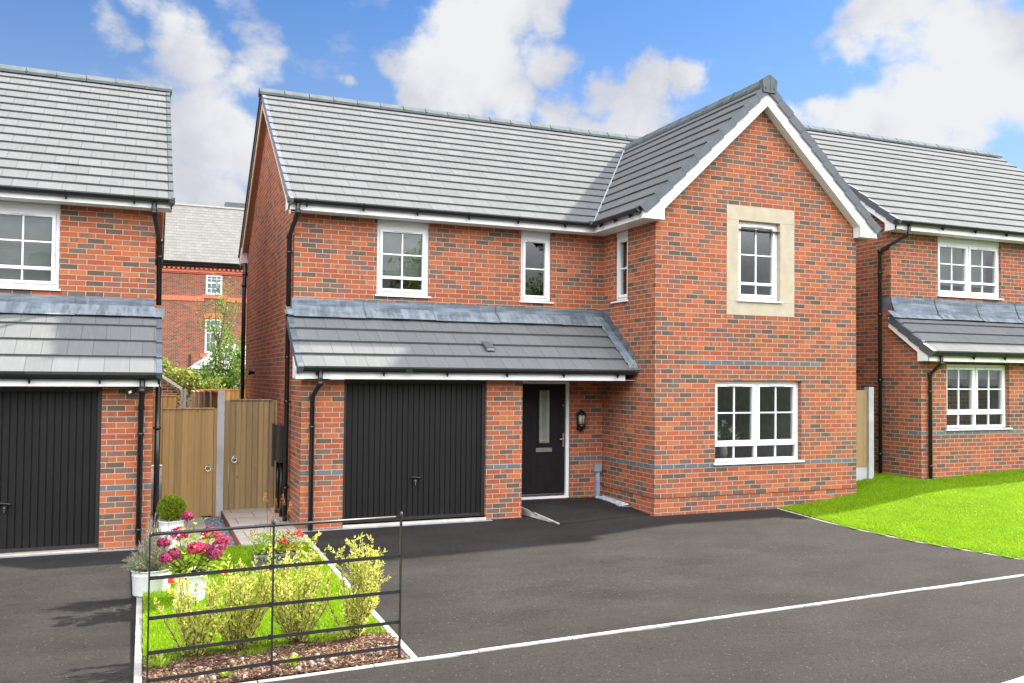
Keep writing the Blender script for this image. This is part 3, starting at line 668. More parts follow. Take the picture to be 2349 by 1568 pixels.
for i in range(n):                       # stepped flashing up the wing wall
    ya, yb_ = 1.56-(i*.94/n), 1.56-((i+1)*.94/n); za = math.ceil((lt(ya)+.11)/.075)*.075; x = -.006-.004*(i % 2)
    fl.poly([(x, yb_-.02, lt(yb_)-.01), (x, ya, lt(ya)-.01), (x, ya+.015, za-.01), (x, ya-.02, za+.03), (x, yb_-.012, za-.045)])
    fl.poly([(x-.002, yb_, lt(yb_)+.05), (x-.002, ya, lt(ya)+.05), (-.15-.012*(i % 2), ya+.01, lt(ya)+.046), (-.15-.012*(i % 2), yb_+.01, lt(yb_)+.040)])
fl.poly([(-.01, 1.77, 2.53), (-.01, 1.54, 2.53), (-.01, 1.54, 2.25), (-.01, 1.77, 2.3)])
fl.poly([(-.008, .62, lt(.62)+.09), (-.008, .50, 1.50), (-.17, .50, 1.505), (-.15, .62, lt(.62)+.045)])
part(fl, 'lead_flashing', LEAD, H)
vt = MB(); vt.prism([(-2.50, .84, lt(.84)+.035), (-2.50, .84, lt(.84)+.095), (-2.50, 1.06, lt(1.06)+.04)], (.14, 0, 0)); t_ = part(vt, 'tile_vent', VERGE, H)
vt = MB()
vt.box(-2.485, -2.375, .832, .839, lt(.84)+.045, lt(.84)+.08)
part(vt, 'vent_grille', simple('vent_grille', (.22, .23, .23), .6), t_)
ribbed_door(H, FY(.87), -4.668, -2.472, -.79, 1.29, -3.57)
# front door
D = MB(); fd = FY(1.78)
fbox(D, fd, -1.50, -.68, .075, .115, -.66, 1.24)
for a, b, c, d_ in ((-1.44, -1.40, -.45, 1.12), (-.80, -.76, -.45, 1.12)): fbox(D, fd, a, b, .071, .075, c, d_)
for x in (-1.31, -1.21, -.93, -.845): fbox(D, fd, x, x+.006, .0725, .075, -.5, 1.12)
fbox(D, fd, -1.42, -.78, .0715, .075, -.50, -.485)
door = part(D, 'front_door', FDOOR, H)
q = MB(); fbox(q, fd, -1.565, -1.50, .03, .12, -.70, 1.285); fbox(q, fd, -.68, -.615, .03, .12, -.70, 1.285); fbox(q, fd, -1.50, -.68, .03, .12, 1.24, 1.285); fbox(q, fd, -1.50, -.68, .03, .12, -.70, -.665); part(q, 'door_frame', WHITE, door)
q = MB(); fbox(q, fd, -1.195, -.945, .066, .0745, .20, 1.16); part(q, 'glazing_surround', FDOOR, door)
q = MB(); fbox(q, fd, -1.165, -.975, .0655, .066, .235, 1.13); part(q, 'leaded_glass', OBSC, door)
q = MB()
for x in (-1.145, -1.125, -1.02, -1.0): fbox(q, fd, x, x+.004, .0635, .0655, .24, 1.125)
for z in (.275, .30, 1.06, 1.085): fbox(q, fd, -1.163, -.977, .0632, .0654, z, z+.004)
part(q, 'glass_leading', simple('gold_lead', (.55, .48, .33), .4, .5, .6), door)
q = MB(); fbox(q, fd, -1.225, -.925, .062, .0745, .085, .155); fbox(q, fd, -1.21, -.94, .056, .062, .112, .15); part(q, 'letterbox', CHROME, door)
q = MB(); fbox(q, fd, -.725, -.70, .066, .075, .16, .40); q.tube([fd(-.712, .066, .30), fd(-.712, .03, .30), fd(-.80, .028, .295)], .008, 8); part(q, 'door_handle', CHROME, door); q = MB(); fbox(q, fd, -.716, -.70, .068, .0745, .86, .885); part(q, 'night_latch', CHROME, door)
q = MB(); fbox(q, fd, -1.50, -.68, .06, .074, -.655, -.62); part(q, 'weather_bar', CHROME, door)
# lantern
lx, ly = -.443, 1.70
q = MB(); q.lathe([(.012, .815), (.012, .79), (.055, .765), (.078, .73), (.08, .715), (.06, .712)], (lx, ly, 0), 20); q.lathe([(.062, .56), (.072, .55), (.075, .51), (.055, .48), (.03, .455), (.034, .44), (.02, .425)], (lx, ly, 0), 20)
for k in range(6): a = k*PI/3+.3; q.tube([(lx+.065*math.cos(a), ly+.065*math.sin(a), .555), (lx+.07*math.cos(a), ly+.07*math.sin(a), .715)], .006, 6)
q.box(lx-.045, lx+.045, 1.765, 1.779, .45, .60); q.tube([(lx, 1.77, .52), (lx, ly, .50)], .02, 8); L_ = part(q, 'wall_lantern', BLACK, H)
q = MB(); q.lathe([(.052, .557), (.056, .71)], (lx, ly, 0), 16); part(q, 'lantern_glass', LAMPG, L_)
q = MB(); q.box(-.175, -.035, 1.70, 1.778, -.265, -.125); u_ = part(q, 'service_box', GREYP, H); q = MB(); q.box(-.135, -.065, 1.725, 1.777, -.76, -.265); part(q, 'cable_trunking', simple('trunking', (.24, .33, .44), .5), u_)
# pipes
q = MB(); pipe(q, [(-5.28, 1.42, 3.90), (-5.28, 1.42, 3.77), (-5.335, 1.86, 3.47), (-5.335, 1.86, -.86)], brk=[((-5.335, 1.86, 3.22), (.07, 0, 0)), ((-5.335, 1.86, .95), (.07, 0, 0)), ((-5.335, 1.86, -.35), (.07, 0, 0)), ((-5.335, 1.86, 1.62), (.02, 0, 0))]); part(q, 'downpipe', BLACK, H)
q = MB(); pipe(q, [(-5.07, .545, 1.42), (-5.07, .545, 1.24), (-5.13, .805, 1.05), (-5.13, .805, -.87)], .034, brk=[((-5.13, .805, .62), (0, .07, 0)), ((-5.13, .805, -.72), (0, .07, 0))]); part(q, 'downpipe', BLACK, H)
q = MB(); pipe(q, [(-5.33, 8.5, 3.8), (-5.33, 8.5, 3.55), (-5.35, 8.42, 3.3), (-5.35, 8.42, -1.)], .045); part(q, 'downpipe', BLACK, H)
q = MB(); pipe(q, [(4.18, .8, 3.84), (4.18, .8, 3.58), (4.08, 1.2, 3.45), (4.08, 1.2, -1.)], .036); part(q, 'downpipe', BLACK, H)
q = MB(); q.box(-5.40, -5.27, 2.15, 2.75, .0, .56); q.box(-5.43, -5.40, 2.62, 2.76, -.1, .58); m_ = part(q, 'meter_box', BLACKM, H)
q = MB(); q.tube([(-5.33, 2.75, .1), (-5.33, 2.75, -.9)], .03, 8); q.tube([(-5.33, 2.35, .05), (-5.33, 2.35, -.9)], .025, 8); part(q, 'meter_conduit', BLACK, m_)
q = MB(); q.lathe([(.03, 0), (.035, .06), (.055, .10), (.06, .12)], (0, 0, 0), 14)
q.v = [(-5.27-z, 6.9+x, 1.395+y) for x, y, z in q.v]; q.box(-5.275, -5.268, 6.83, 6.97, 1.33, 1.46); part(q, 'boiler_flue', BLACK, H)

LV = thing('lily_vase', (1.72, .62, .02), 'vase of white lilies standing inside the ground floor window of the gable', 'flower vase')
q = MB(); q.lathe([(.05, .0), (.07, .08), (.05, .22), (.06, .26)], (1.72, .62, .02), 16); part(q, 'vase', ENAMEL, LV)
n = 60; a = RNG.uniform(0, 2*PI, n); D_ = np.stack([np.cos(a), np.sin(a)*.5, RNG.uniform(.2, 1.6, n)], 1); P_ = np.array([1.72, .62, .28])+D_*RNG.uniform(.0, .28, (n, 1)); leafobj('foliage', LEAFG, [leaves(P_, D_, .13, .04)], LV)
for bx, bz_ in ((-.17, .42), (-.05, .60), (.10, .50), (.2, .36)):
    a = np.arange(6)*PI/3; P_ = np.tile((1.72+bx, .56, bz_), (6, 1)); leafobj('flower', ENAMEL, [leaves(P_, np.stack([np.cos(a), np.full(6, -.5), np.sin(a)], 1), .085, .04)], LV)

# ================================================================== NEIGHBOURS
def neighbour(P, xc, s, L, yu, yl, sof, BRm, BLm, dzs, base, ops_u, ops_l, eave_over, over, ez, lz, fb, zflash, downs):
    X = lambda x: xc+s*x; srt = lambda a, b: (min(a, b), max(a, b))
    w = MB(); a, b = srt(X(0), X(L)); yb = yu+6.9
    wall(w, FY(yu), a, b, base, sof+.04, ops_u); wall(w, FY(yl), a, b, base, fb+.08, ops_l, rev=.12)
    yr = ez[0]+(ez[2]-ez[0])
    w.poly([(X(0), yl, base), (X(0), yu, base), (X(0), yu, lz[1]+(yu-lz[0])*LS-.05), (X(0), yl, lz[1]+(yl-lz[0])*LS-.05)])
    w.poly([(X(0), yu, base), (X(0), yb, base), (X(0), yb, sof+.1), (X(0), yr, sof+.1+(yr-yu+.15)*TS-.05), (X(0), yu, sof+.1)])
    w.poly([(X(L), yl, base), (X(L), yb, base), (X(L), yb, sof+.1), (X(L), yr, sof+.1+(yr-yu+.15)*TS-.05), (X(L), yu, sof+.1)])
    w.poly([(a, yb, base), (b, yb, base), (b, yb, sof), (a, yb, sof)])
    part(w, 'brick_wall', BRm, P)
    # blue string on the lower front, stopping at openings
    cuts = [o for o in ops_l if o[2] < dzs-.07 < o[3]]; q = a
    for o in sorted(cuts)+[(b, b)]:
        if o[0]-q > .02: k = MB(); fbox(k, FY(yl), q, o[0], -.0028, .02, dzs-.068, dzs-.004); part(k, 'string_course', BLm, P)
        q = o[1]
    k = MB(); F_ = FXm(X(0)) if s > 0 else FXp(X(0)); fbox(k, F_, yl+.002, yl+.40, -.0028, .02, dzs-.068, dzs-.004); part(k, 'string_course', BLm, P)
    # main roof
    Ye, Ze, Yr = ez; g = (Yr-Ye)/CS/15; xa, xb = srt(X(-over), X(L+.15))
    r = MB(); slope(r, (0, Ye, Ze-.03*CS), (1, 0, 0), (0, CS, SS), 15, g, lambda t: xa+(.03 if s > 0 else 0), lambda t: xb-(.03 if s < 0 else 0), uvo=30); part(r, 'roof', TIL, P)
    zr_ = Ze+(Yr-Ye)*TS; r = MB(); r.poly([(xa, Yr, zr_), (xb, Yr, zr_), (xb, 2*Yr-Ye, Ze), (xa, 2*Yr-Ye, Ze)], [(0, 0), (9, 0), (9, 15), (0, 15)]); part(r, 'rear_roof', TIL, P)
    r = MB(); ridge(r, (xa-.02, Yr, zr_+.03), (xb+.02, Yr, zr_+.03)); part(r, 'ridge_tiles', RIDGE, P)
    for sg, nm in ((1, 0), (-1, 1)):
        v = MB(); verge(v, (X(-over+.03), Ye if sg > 0 else 2*Yr-Ye, Ze-.03), (1, 0, 0), (0, CS*sg, SS), 15, g, w=.05, side=-s, dep=.10); part(v, 'verge_trim', VERGE, P)
        zt = lambda y: Ze-.10/CS+(y-Ye)*TS
        Y = lambda y: Yr+(y-Yr)*sg
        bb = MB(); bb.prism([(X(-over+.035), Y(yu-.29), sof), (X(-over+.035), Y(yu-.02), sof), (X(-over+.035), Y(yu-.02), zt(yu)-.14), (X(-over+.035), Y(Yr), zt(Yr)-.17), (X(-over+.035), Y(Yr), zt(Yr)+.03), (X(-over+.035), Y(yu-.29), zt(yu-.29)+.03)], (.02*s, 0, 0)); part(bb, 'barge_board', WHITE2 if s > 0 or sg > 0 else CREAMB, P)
        bb = MB(); bb.poly([(X(-over+.04), Y(yu-.28), zt(yu)-.15), (X(-over+.04), Y(Yr), zt(Yr)-.15), (X(.01), Y(Yr), zt(Yr)-.15), (X(.01), Y(yu-.28), zt(yu)-.15)]); part(bb, 'verge_soffit', BROWNB, P)
    f = MB(); f.box(*srt(X(-over+.035), X(L)), yu-.29, yu-.268, sof, Ze-.01); f.box(*srt(X(-over+.04), X(0)), yu-.29, yu-.02, sof-.002, sof+.012); part(f, 'fascia_board', WHITE2, P)
    f = MB(); f.box(*srt(X(-over+.05), X(L)), yu-.268, yu+.02, sof+.002, sof+.010); part(f, 'soffit_board', WHITE2, P)
    g_ = MB(); p0, p1 = srt(X(-over+.06), X(L)); gutter(g_, (p0, yu-.345, Ze+.01), (p1, yu-.345, Ze+.01), (0, -1, 0)); g_.box(*srt(X(-over), X(-over+.05)), yu-.40, yu-.28, Ze-.06, Ze+.02); part(g_, 'gutter', BLACK, P)
    # lean-to
    ly0, lz0 = lz; n = 4; gl2 = (yu-ly0-.02)/CS/n; lo = .12; xa2, xb2 = srt(X(-lo), X(L)); lt2 = lambda y: lz0+(y-ly0)*LS
    r = MB(); slope(r, (0, ly0, lz0-.03*CS), (1, 0, 0), (0, CS, SS), n, gl2, lambda t: xa2+(.03 if s > 0 else 0), lambda t: xb2-(.03 if s < 0 else 0), th=.034, uvo=25.2); part(r, 'porch_roof', TIL, P)
    v = MB(); verge(v, (X(-lo+.03), ly0, lz0-.03), (1, 0, 0), (0, CS, SS), n, gl2*.96, w=.06, side=-s, dep=.11); part(v, 'verge_trim', VERGE if s > 0 else simple('verge_blue_left', (.09, .11, .13), .5, .3), P)
    f = MB(); f.box(*srt(X(-lo+.03), X(L)), yl-.25, yl-.228, fb, fb+.165)
    f.prism([(X(-lo+.035), yl-.25, fb), (X(-lo+.035), yl-.0, fb), (X(-lo+.035), yl, lt2(yl)-.26), (X(-lo+.035), yu-.02, lt2(yu)-.28), (X(-lo+.035), yu-.02, lt2(yu)-.09), (X(-lo+.035), yl-.25, lt2(yl-.25)-.07)], (.02*s, 0, 0))
    f.box(*srt(X(-lo+.04), X(L)), yl-.228, yl+.01, fb+.003, fb+.01); part(f, 'porch_fascia', WHITE2, P)
    g_ = MB(); p0, p1 = srt(X(-lo+.04), X(L)); gutter(g_, (p0, yl-.30, fb+.158), (p1, yl-.30, fb+.158), (0, -1, 0), r=.05, hook=.8); part(g_, 'porch_gutter', BLACK, P)
    fl = MB(); u0, u1 = srt(X(-.0), X(L))
    def fz(u, k, off):
        wv = .004*math.sin(u*9.)+.003*math.sin(u*23.)
        return [(u, yu-.008-off, zflash+wv), (u, yu-.022-off, zflash-.11), (u, yu-.11, lt2(yu-.11)+.055+off), (u, yu-.22+wv*2, lt2(yu-.22)+.045+off)][k]
    lead_strip(fl, u0, u1, fz)
    fl.poly([(X(-lo-.02), yu-.22, lt2(yu-.22)+.05), (X(0), yu-.22, lt2(yu-.22)+.05), (X(0), yu-.06, lt2(yu)+.03), (X(-lo-.02), yu-.06, lt2(yu)+.03)])
    if s > 0: fl.poly([(X(-.006), yu, zflash), (X(-.006), yu+.28, zflash-.01), (X(-.006), yu+.28, zflash-.26), (X(-.006), yu, zflash-.24)])
    part(fl, 'lead_flashing', LEAD, P)
    for pts, brk in downs: q = MB(); pipe(q, pts, .036, brk); part(q, 'downpipe', BLACK, P)

LHS = thing('brick_house', (-10., 4., -.98), 'brick house cut off by the frame, its black garage beside the lavender tub', 'house')
neighbour(LHS, -7.21, -1, 6.5, 1.91, 1.0, 3.70, BRL, BLUL, -.12, -1.3, [(-10.2, -8.44, 2.53, 3.70)], [(-10.05, -7.83, -.945, 1.165)],
          .28, .24, (1.53, 3.83, 5.33), (.63, 1.37), 1.185, 2.43,
          [([(-7.24, 1.555, 3.76), (-7.24, 1.555, 3.63), (-7.155, 1.97, 3.28), (-7.15, 1.97, 2.35)], [((-7.15, 1.97, 3.05), (-.06, 0, 0))]),
           ([(-7.145, 1.1, 1.25), (-7.145, 1.15, -1.05)], [((-7.145, 1.1, .62), (-.06, 0, 0)), ((-7.145, 1.1, -.55), (-.06, 0, 0))]),
           ([(-7.345, .68, 1.27), (-7.345, .68, 1.13), (-7.355, .93, .90), (-7.355, .93, -1.0)], [((-7.355, .93, .55), (0, .07, 0)), ((-7.355, .93, -.72), (0, .07, 0))])])
window(LHS, FY(1.91), -10.2, -8.44, 2.53, 3.62, 'double', panel=3.70, blind=(3.5, 2.6, .2, 'slat', 0))
ribbed_door(LHS, FY(1.0), -10.05, -7.83, -.945, 1.165, -8.93)
q = MB(); q.box(-7.50, -7.42, .90, .985, 1.10, 1.17); q.obox((-7.53, .82, 1.07), (.09, 0, .04), (0, .10, 0), (-.02, -.03, .08)); k_ = part(q, 'security_light', BLACK, LHS)
q = MB(); q.obox((-7.505, .812, 1.088), (.035, 0, .016), (0, .004, 0), (-.008, -.012, .03)); part(q, 'light_lens', ENAMEL, k_)

RHS = thing('brick_house', (9., 3.5, -.5), 'brick house standing on the large sloping lawn, double windows above and below its porch roof', 'house')
neighbour(RHS, 5.6, 1, 7.2, .77, .05, 4.16, BRR, BLUR, .43, -.9, [(6.80, 8.52, 3.02, 4.16)], [(6.23, 7.85, .47, 1.68)],
          .28, .20, (.39, 4.31, 4.5), (-.30, 1.88), 1.70, 2.93,
          [([(5.70, .415, 4.22), (5.70, .415, 4.08), (5.53, .98, 3.82), (5.53, .98, -.6)], [((5.53, .98, 3.4), (.07, 0, 0)), ((5.53, .98, 1.35), (.07, 0, 0)), ((5.53, .98, -.05), (.07, 0, 0)), ((5.53, .98, 2.6), (.07, 0, 0))]),
           ([(5.78, -.25, 1.78), (5.78, -.25, 1.66), (5.77, .0, 1.46), (5.77, -.0, -.6)], [((5.77, -.0, 1.15), (0, .05, 0)), ((5.77, 0, -.2), (0, .05, 0))])])
window(RHS, FY(.77), 6.80, 8.52, 3.02, 4.07, 'double', panel=4.16, blind=(4.0, 3.3, .3, 'slat', 0))
window(RHS, FY(.05), 6.23, 7.85, .47, 1.655, 'double_fixed', rec=.09, blind=(1.62, 1.38, .2, 'curtain', 0))

# ================================================================== BACKGROUND
FBR = brick('far_brick', dz=.0, tint=(.80, .74, .74))
FH = thing('brick_apartment_block', (-6., 46., -1.), 'three-storey red brick building with a pale slate roof rising beyond the gap between the houses', 'building')
w = MB(); wall(w, FY(42), -16, 6, -1.6, 7.75, [(-4.17, -3.30, 5.85, 6.95), (-4.17, -3.30, 2.55, 4.47)], rev=.1)
w.poly([(-16, 42, -1.6), (-16, 50, -1.6), (-16, 50, 7.5), (-16, 46, 11), (-16, 42, 7.5)]); w.poly([(6, 42, -1.6), (6, 50, -1.6), (6, 50, 7.5), (6, 46, 11), (6, 42, 7.5)])
part(w, 'brick_wall', FBR, FH)
r = MB(); slope(r, (0, 41.7, 7.62), (1, 0, 0), (0, math.cos(.745), math.sin(.745)), 20, .285, lambda t: -16.3, lambda t: 6.3, th=.012); part(r, 'roof', FARROOF, FH)
r = MB(); r.box(-16.3, 6.3, 45.75, 46.05, 11.42, 11.52); part(r, 'ridge_tiles', COPING, FH)
r = MB(); r.box(-2.9, -1.6, 46.2, 46.8, 11.2, 11.9); part(r, 'chimney', VERGE, FH)
g = MB(); gutter(g, (-16.3, 41.6, 7.60), (6.3, 41.6, 7.60), (0, -1, 0), r=.09, hooks=False); g.box(-16, 6, 41.7, 41.98, 7.42, 7.56); part(g, 'gutter', BLACK, FH)
c = MB(); c.box(-16, 6, 41.88, 42.0, 7.05, 7.18); c.box(-16, 6, 41.94, 42., 6.98, 7.05)
for k in range(90): c.box(-16+k*.24, -16+k*.24+.12, 41.80, 41.94, 7.18, 7.30)
part(c, 'brick_cornice', REDB, FH)
c = MB(); c.box(-16, -4.25, 41.955, 42.02, 5.45, 5.72); c.box(-3.2, 6, 41.955, 42.02, 5.45, 5.72); c.box(-4.35, -3.1, 41.93, 42.0, 5.62, 5.82); part(c, 'red_string_course', REDB, FH)
for z in (6.97, 4.49): c = MB(); c.prism([(-4.20, 41.95, z), (-3.27, 41.95, z), (-3.18, 41.95, z+.30), (-4.29, 41.95, z+.30)], (0, .08, 0)); c.box(-3.79, -3.68, 41.93, 41.95, z, z+.34); part(c, 'red_lintel', REDB, FH)
c = MB(); c.box(-4.4, -3.15, 41.93, 42., 2.30, 2.52); part(c, 'red_sill', REDB, FH)
for z0, z1 in ((5.85, 6.95), (2.55, 4.47)):
    c = MB(); f_ = .09; a, b = -4.17, -3.30
    for x0, x1, q0, q1 in ((a, a+f_, z0, z1), (b-f_, b, z0, z1), (a+f_, b-f_, z0, z0+f_), (a+f_, b-f_, z1-f_, z1), (a+f_, b-f_, z0+(z1-z0)*.6-.05, z0+(z1-z0)*.6+.05)): c.box(x0, x1, 42.02, 42.1, q0, q1)
    for k in (1, 2): x = a+(b-a)*k/3; c.box(x-.02, x+.02, 42.04, 42.08, z0+f_, z1-f_)
    for fr in (.3, .8): z = z0+(z1-z0)*fr; c.box(a+f_, b-f_, 42.04, 42.08, z-.018, z+.018)
    w_ = part(c, 'window', WHITE, FH); c = MB(); c.box(a+f_, b-f_, 42.085, 42.09, z0+f_, z1-f_); part(c, 'pane', simple('far_pane', (.13, .20, .22), .15, .6), w_)
for x, zt in ((-5.9, .9+.7), (-4.95, 2.45)): q = MB(); q.tube([(x, 41.9, -1.6), (x, 41.9, zt)], .05, 8); part(q, 'waste_pipe', BLACK, FH)

CN = thing('conservatory', (-3.6, 29., -1.), 'white framed conservatory with a pale pitched roof behind the young tree', 'conservatory')
c = MB(); X0, X1, Yc = -5.4, -2.2, 28.
for x in (X0, X0+.8, X0+1.6, X0+2.4, X1-.08): c.box(x, x+.1, Yc, Yc+.1, -1.2, 1.55)
c.box(X0, X1, Yc+.002, Yc+.08, 1.43, 1.62); c.box(X0, X1, Yc+.002, Yc+.08, .75, .85); c.box(X0, X0+.1, Yc+.1, 31, 1.43, 1.62)
part(c, 'frame', WHITE, CN)
c = MB(); c.poly([(X0, Yc+.05, -.9), (X1, Yc+.05, -.9), (X1, Yc+.05, 1.45), (X0, Yc+.05, 1.45)]); part(c, 'pane', simple('cons_glass', (.16, .19, .22), .15, .6), CN)
c = MB(); c.poly([(X0-.15, Yc-.15, 1.58), (X1, Yc-.15, 1.58), (X1-.6, 29.8, 2.65), (X0+1.2, 29.8, 2.65)]); c.poly([(X0-.15, Yc-.15, 1.58), (X0+1.2, 29.8, 2.65), (X0-.15, 31.4, 1.58)])
part(c, 'roof', simple('poly_roof', (.40, .42, .43), .5, .3), CN)
c = MB()
for k in range(6): x = X0+k*.62; c.tube([(x, Yc-.16, 1.6), (X0+1.2+k*.28, 29.8, 2.68)], .03, 6)
part(c, 'glazing_bar', WHITE, CN)

OB = thing('brick_outbuilding', (-7.3, 13.6, -1.), 'small dark brick gable end with a pale stone coping over the back fence', 'outbuilding')
c = MB(); c.prism([(-8.8, 13.2, -1.2), (-6.50, 13.2, -1.2), (-6.50, 13.2, .93), (-7.65, 13.2, 1.75), (-8.8, 13.2, .93)], (0, 1.5, 0)); part(c, 'brick_wall', brick('dark_brick', dz=.02, tint=(.55, .5, .55)), OB)
c = MB(); c.prism([(-6.40, 13.1, .93), (-6.40, 13.1, 1.01), (-7.65, 13.1, 1.88), (-7.65, 13.1, 1.79)], (0, .5, 0)); c.prism([(-8.9, 13.1, .93), (-8.9, 13.1, 1.01), (-7.65, 13.1, 1.88), (-7.65, 13.1, 1.79)], (0, .5, 0)); part(c, 'coping', COPING, OB)
c = MB(); gutter(c, (-6.37, 13.1, .93), (-6.37, 14.6, .93), (1, 0, 0), r=.05, hooks=False); part(c, 'gutter', BLACK, OB)

OP = thing('brick_house', (-3., -31., -1.1), 'brick house across the road, seen only as a reflection in the window panes', 'house')
w = MB(); wall(w, FY(-28), -12, 6, -1.4, 4.2, [(-10, -8.2, 0, 1.3), (-4, -2.4, 0, 1.3), (2, 3.6, 0, 1.3), (-10, -8.6, 2.6, 3.8), (-3.5, -2.3, 2.6, 3.8), (2, 3.2, 2.6, 3.8)], rev=-.1)
w.poly([(-12, -28, -1.4), (-12, -34, -1.4), (-12, -34, 4.2), (-12, -31, 6.8), (-12, -28, 4.2)]); w.poly([(6, -28, -1.4), (6, -34, -1.4), (6, -34, 4.2), (6, -31, 6.8), (6, -28, 4.2)]); w.poly([(-12, -34, -1.4), (6, -34, -1.4), (6, -34, 4.2), (-12, -34, 4.2)])
part(w, 'brick_wall', FBR, OP)
r = MB(); r.poly([(-12.2, -27.7, 4.1), (6.2, -27.7, 4.1), (6.2, -31, 6.9), (-12.2, -31, 6.9)], [(0, 0), (18, 0), (18, 12), (0, 12)]); r.poly([(-12.2, -34.3, 4.1), (6.2, -34.3, 4.1), (6.2, -31, 6.9), (-12.2, -31, 6.9)], [(0, 0), (18, 0), (18, 12), (0, 12)]); part(r, 'roof', TIL, OP)
for (a, b, c0_, d0_) in ((-10, -8.2, 0, 1.3), (-4, -2.4, 0, 1.3), (2, 3.6, 0, 1.3), (-10, -8.6, 2.6, 3.8), (-3.5, -2.3, 2.6, 3.8), (2, 3.2, 2.6, 3.8)):
    q = MB(); q.box(a, b, -28.12, -28.08, c0_, d0_); w_ = part(q, 'pane', simple('opposite_pane', (.03, .035, .04), .1, .5), OP)
    q = MB(); q.box(a, b, -28.07, -28.04, c0_, c0_+.1); q.box(a, b, -28.07, -28.04, d0_-.1, d0_); q.box(a, a+.1, -28.07, -28.04, c0_, d0_); q.box(b-.1, b, -28.07, -28.04, c0_, d0_); q.box((a+b)/2-.04, (a+b)/2+.04, -28.07, -28.04, c0_, d0_); part(q, 'window_frame', WHITE, OP)
for hx0, hz0, hn in ((-16, 1.1, 9000), (8, 2.2, 9000)):
    T = thing('hedge', (hx0+3, -24, -1.1), 'low leafy hedge across the road seen only in reflections' if hx0 < 0 else 'tall leafy hedge across the road seen only in reflections', 'hedge')
    X = RNG.uniform(hx0-2, hx0+9, hn); P = np.stack([X, -24+RNG.normal(0, .5, hn), -1.1+(hz0+1.2+.4*np.sin(X*1.3)+.2*np.sin(X*4))*RNG.uniform(0, 1, hn)], 1); leafobj('foliage', LEAFT, [leaves(P, RNG.normal(size=(hn, 3)), .3, .22)], T)

# gates, fences
def boards(mb, a, b, y, z0, z1, w=.10, th=.018, F=None):
    n = max(1, int(round((b-a)/w))); w = (b-a)/n
    for i in range(n):
        x = a+i*w; dz = random.uniform(-.003, .003)
        mb.prism([(x+.001, y-.002, z0+dz), (x+w*.945, y-.020, z0+dz), (x+w*.945, y, z0+dz), (x+.001, y+.006, z0+dz)], (0, 0, z1-z0))
    mb.box(a, b, y+.008, y+.02, z0, z1-.002)
def ring(par, x, y, z):
    q = MB(); q.tube([(x, y, z), (x, y-.02, z)], .032, 14); q.tube([(x, y-.02, z), (x, y-.045, z)], .016, 10)
    pts = [(x+.040*math.sin(a), y-.045-.010*math.cos(a), z-.036-.040*math.cos(a+PI)*-1-.004) for a in np.linspace(0, 2*PI, 21)]
    q.tube(pts, .0055, 6, caps=False); return part(q, 'ring_handle', CHROME, par)
G1 = thing('wooden_gate', (-6.63, 3.40, -.95), 'tall wooden side gate between the topiary ball and the concrete post', 'gate', 'side gates between the houses')
q = MB(); boards(q, -7.03, -6.265, 3.40, -.94, .79, .096); part(q, 'board_panel', WOOD, G1)
q = MB(); q.box(-7.03, -6.262, 3.365, 3.42, .79, .815); part(q, 'top_rail', CREAMB if False else woodmat('rail_wood', (.42, .29, .15)), G1)
q = MB(); q.box(-6.262, -6.215, 3.38, 3.45, -.97, .80); part(q, 'jamb', WOOD, G1); ring(G1, -6.345, 3.385, -.13)
G2 = thing('wooden_gate', (-5.68, 3.40, -.86), 'tall wooden side gate between the concrete post and the black meter box', 'gate', 'side gates between the houses')
q = MB(); boards(q, -6.02, -5.31, 3.40, -.85, .93, .094); part(q, 'board_panel', WOODD, G2)
q = MB(); q.box(-6.03, -5.36, 3.365, 3.42, .93, .95); part(q, 'top_rail', woodmat('rail_wood2', (.36, .27, .16)), G2)
q = MB(); q.box(-6.10, -6.025, 3.375, 3.45, -.88, .93); q.box(-5.308, -5.272, 3.375, 3.45, -.87, .93); part(q, 'jamb', WOODD, G2); ring(G2, -5.945, 3.385, .0)
q = MB(); q.box(-6.215, -6.105, 3.36, 3.47, -1.1, 1.09); tag(part(q, 'concrete_post', CONC, None), 'square grey concrete post standing between the two wooden side gates', 'post')
BF = thing('garden_fence', (-6.2, 8., -1.), 'wooden boundary fence with concrete posts running back behind the side gates', 'fence')
for i in range(5):
    y = 3.47+1.85*i; c = MB(); bz = .93 if i < 3 else .88; 
    if i: c.box(-6.21, -6.11, y, y+.10, -1.1, 1.06-.03*i); part(c, 'post', CONC, BF)
    c = MB()
    for k in range(17): yy = y+.10+k*.102; c.box(-6.175-.004*(k % 2), -6.15, yy, yy+.098, -.9, 1.03-.03*i)
    part(c, 'board_panel', WOODB, BF); c = MB(); c.box(-6.19, -6.13, y+.1, y+1.85, 1.03-.03*i, 1.055-.03*i); part(c, 'capping', WOODB, BF)
B2 = thing('garden_fence', (-5.6, 12.6, -1.), 'orange wooden back fence showing above the gates', 'fence')
for a, b, z in ((-8.9, -7.4, .80), (-7.3, -6.55, .80), (-6.05, -5.05, .95), (-5.0, -4.2, .95)):
    c = MB(); boards(c, a, b, 12.2, -.9, z, .11); c.box(a, b, 12.17, 12.23, z, z+.03); part(c, 'board_panel', WOODB, B2)
for x0_, x1_, y0_, z1_, mt in ((-6.50, -6.445, 11.0, .98, COPING), (-6.41, -6.35, 11.6, .98, COPING), (-7.39, -7.31, 12.15, .85, CONC), (-6.37, -6.32, 10.3, .80, COPING), (-6.29, -6.25, 9.4, .86, COPING)):
    c = MB(); c.box(x0_, x1_, y0_, y0_+.1, -1, z1_); part(c, 'post', mt, B2)
RF = thing('garden_fence', (4.6, .75, -.45), 'short wooden fence panel with concrete gravel board between the houses by the lawn', 'fence')
c = MB(); boards(c, 4.05, 4.93, .70, -.25, 1.16, .12); part(c, 'board_panel', WOODD, RF)
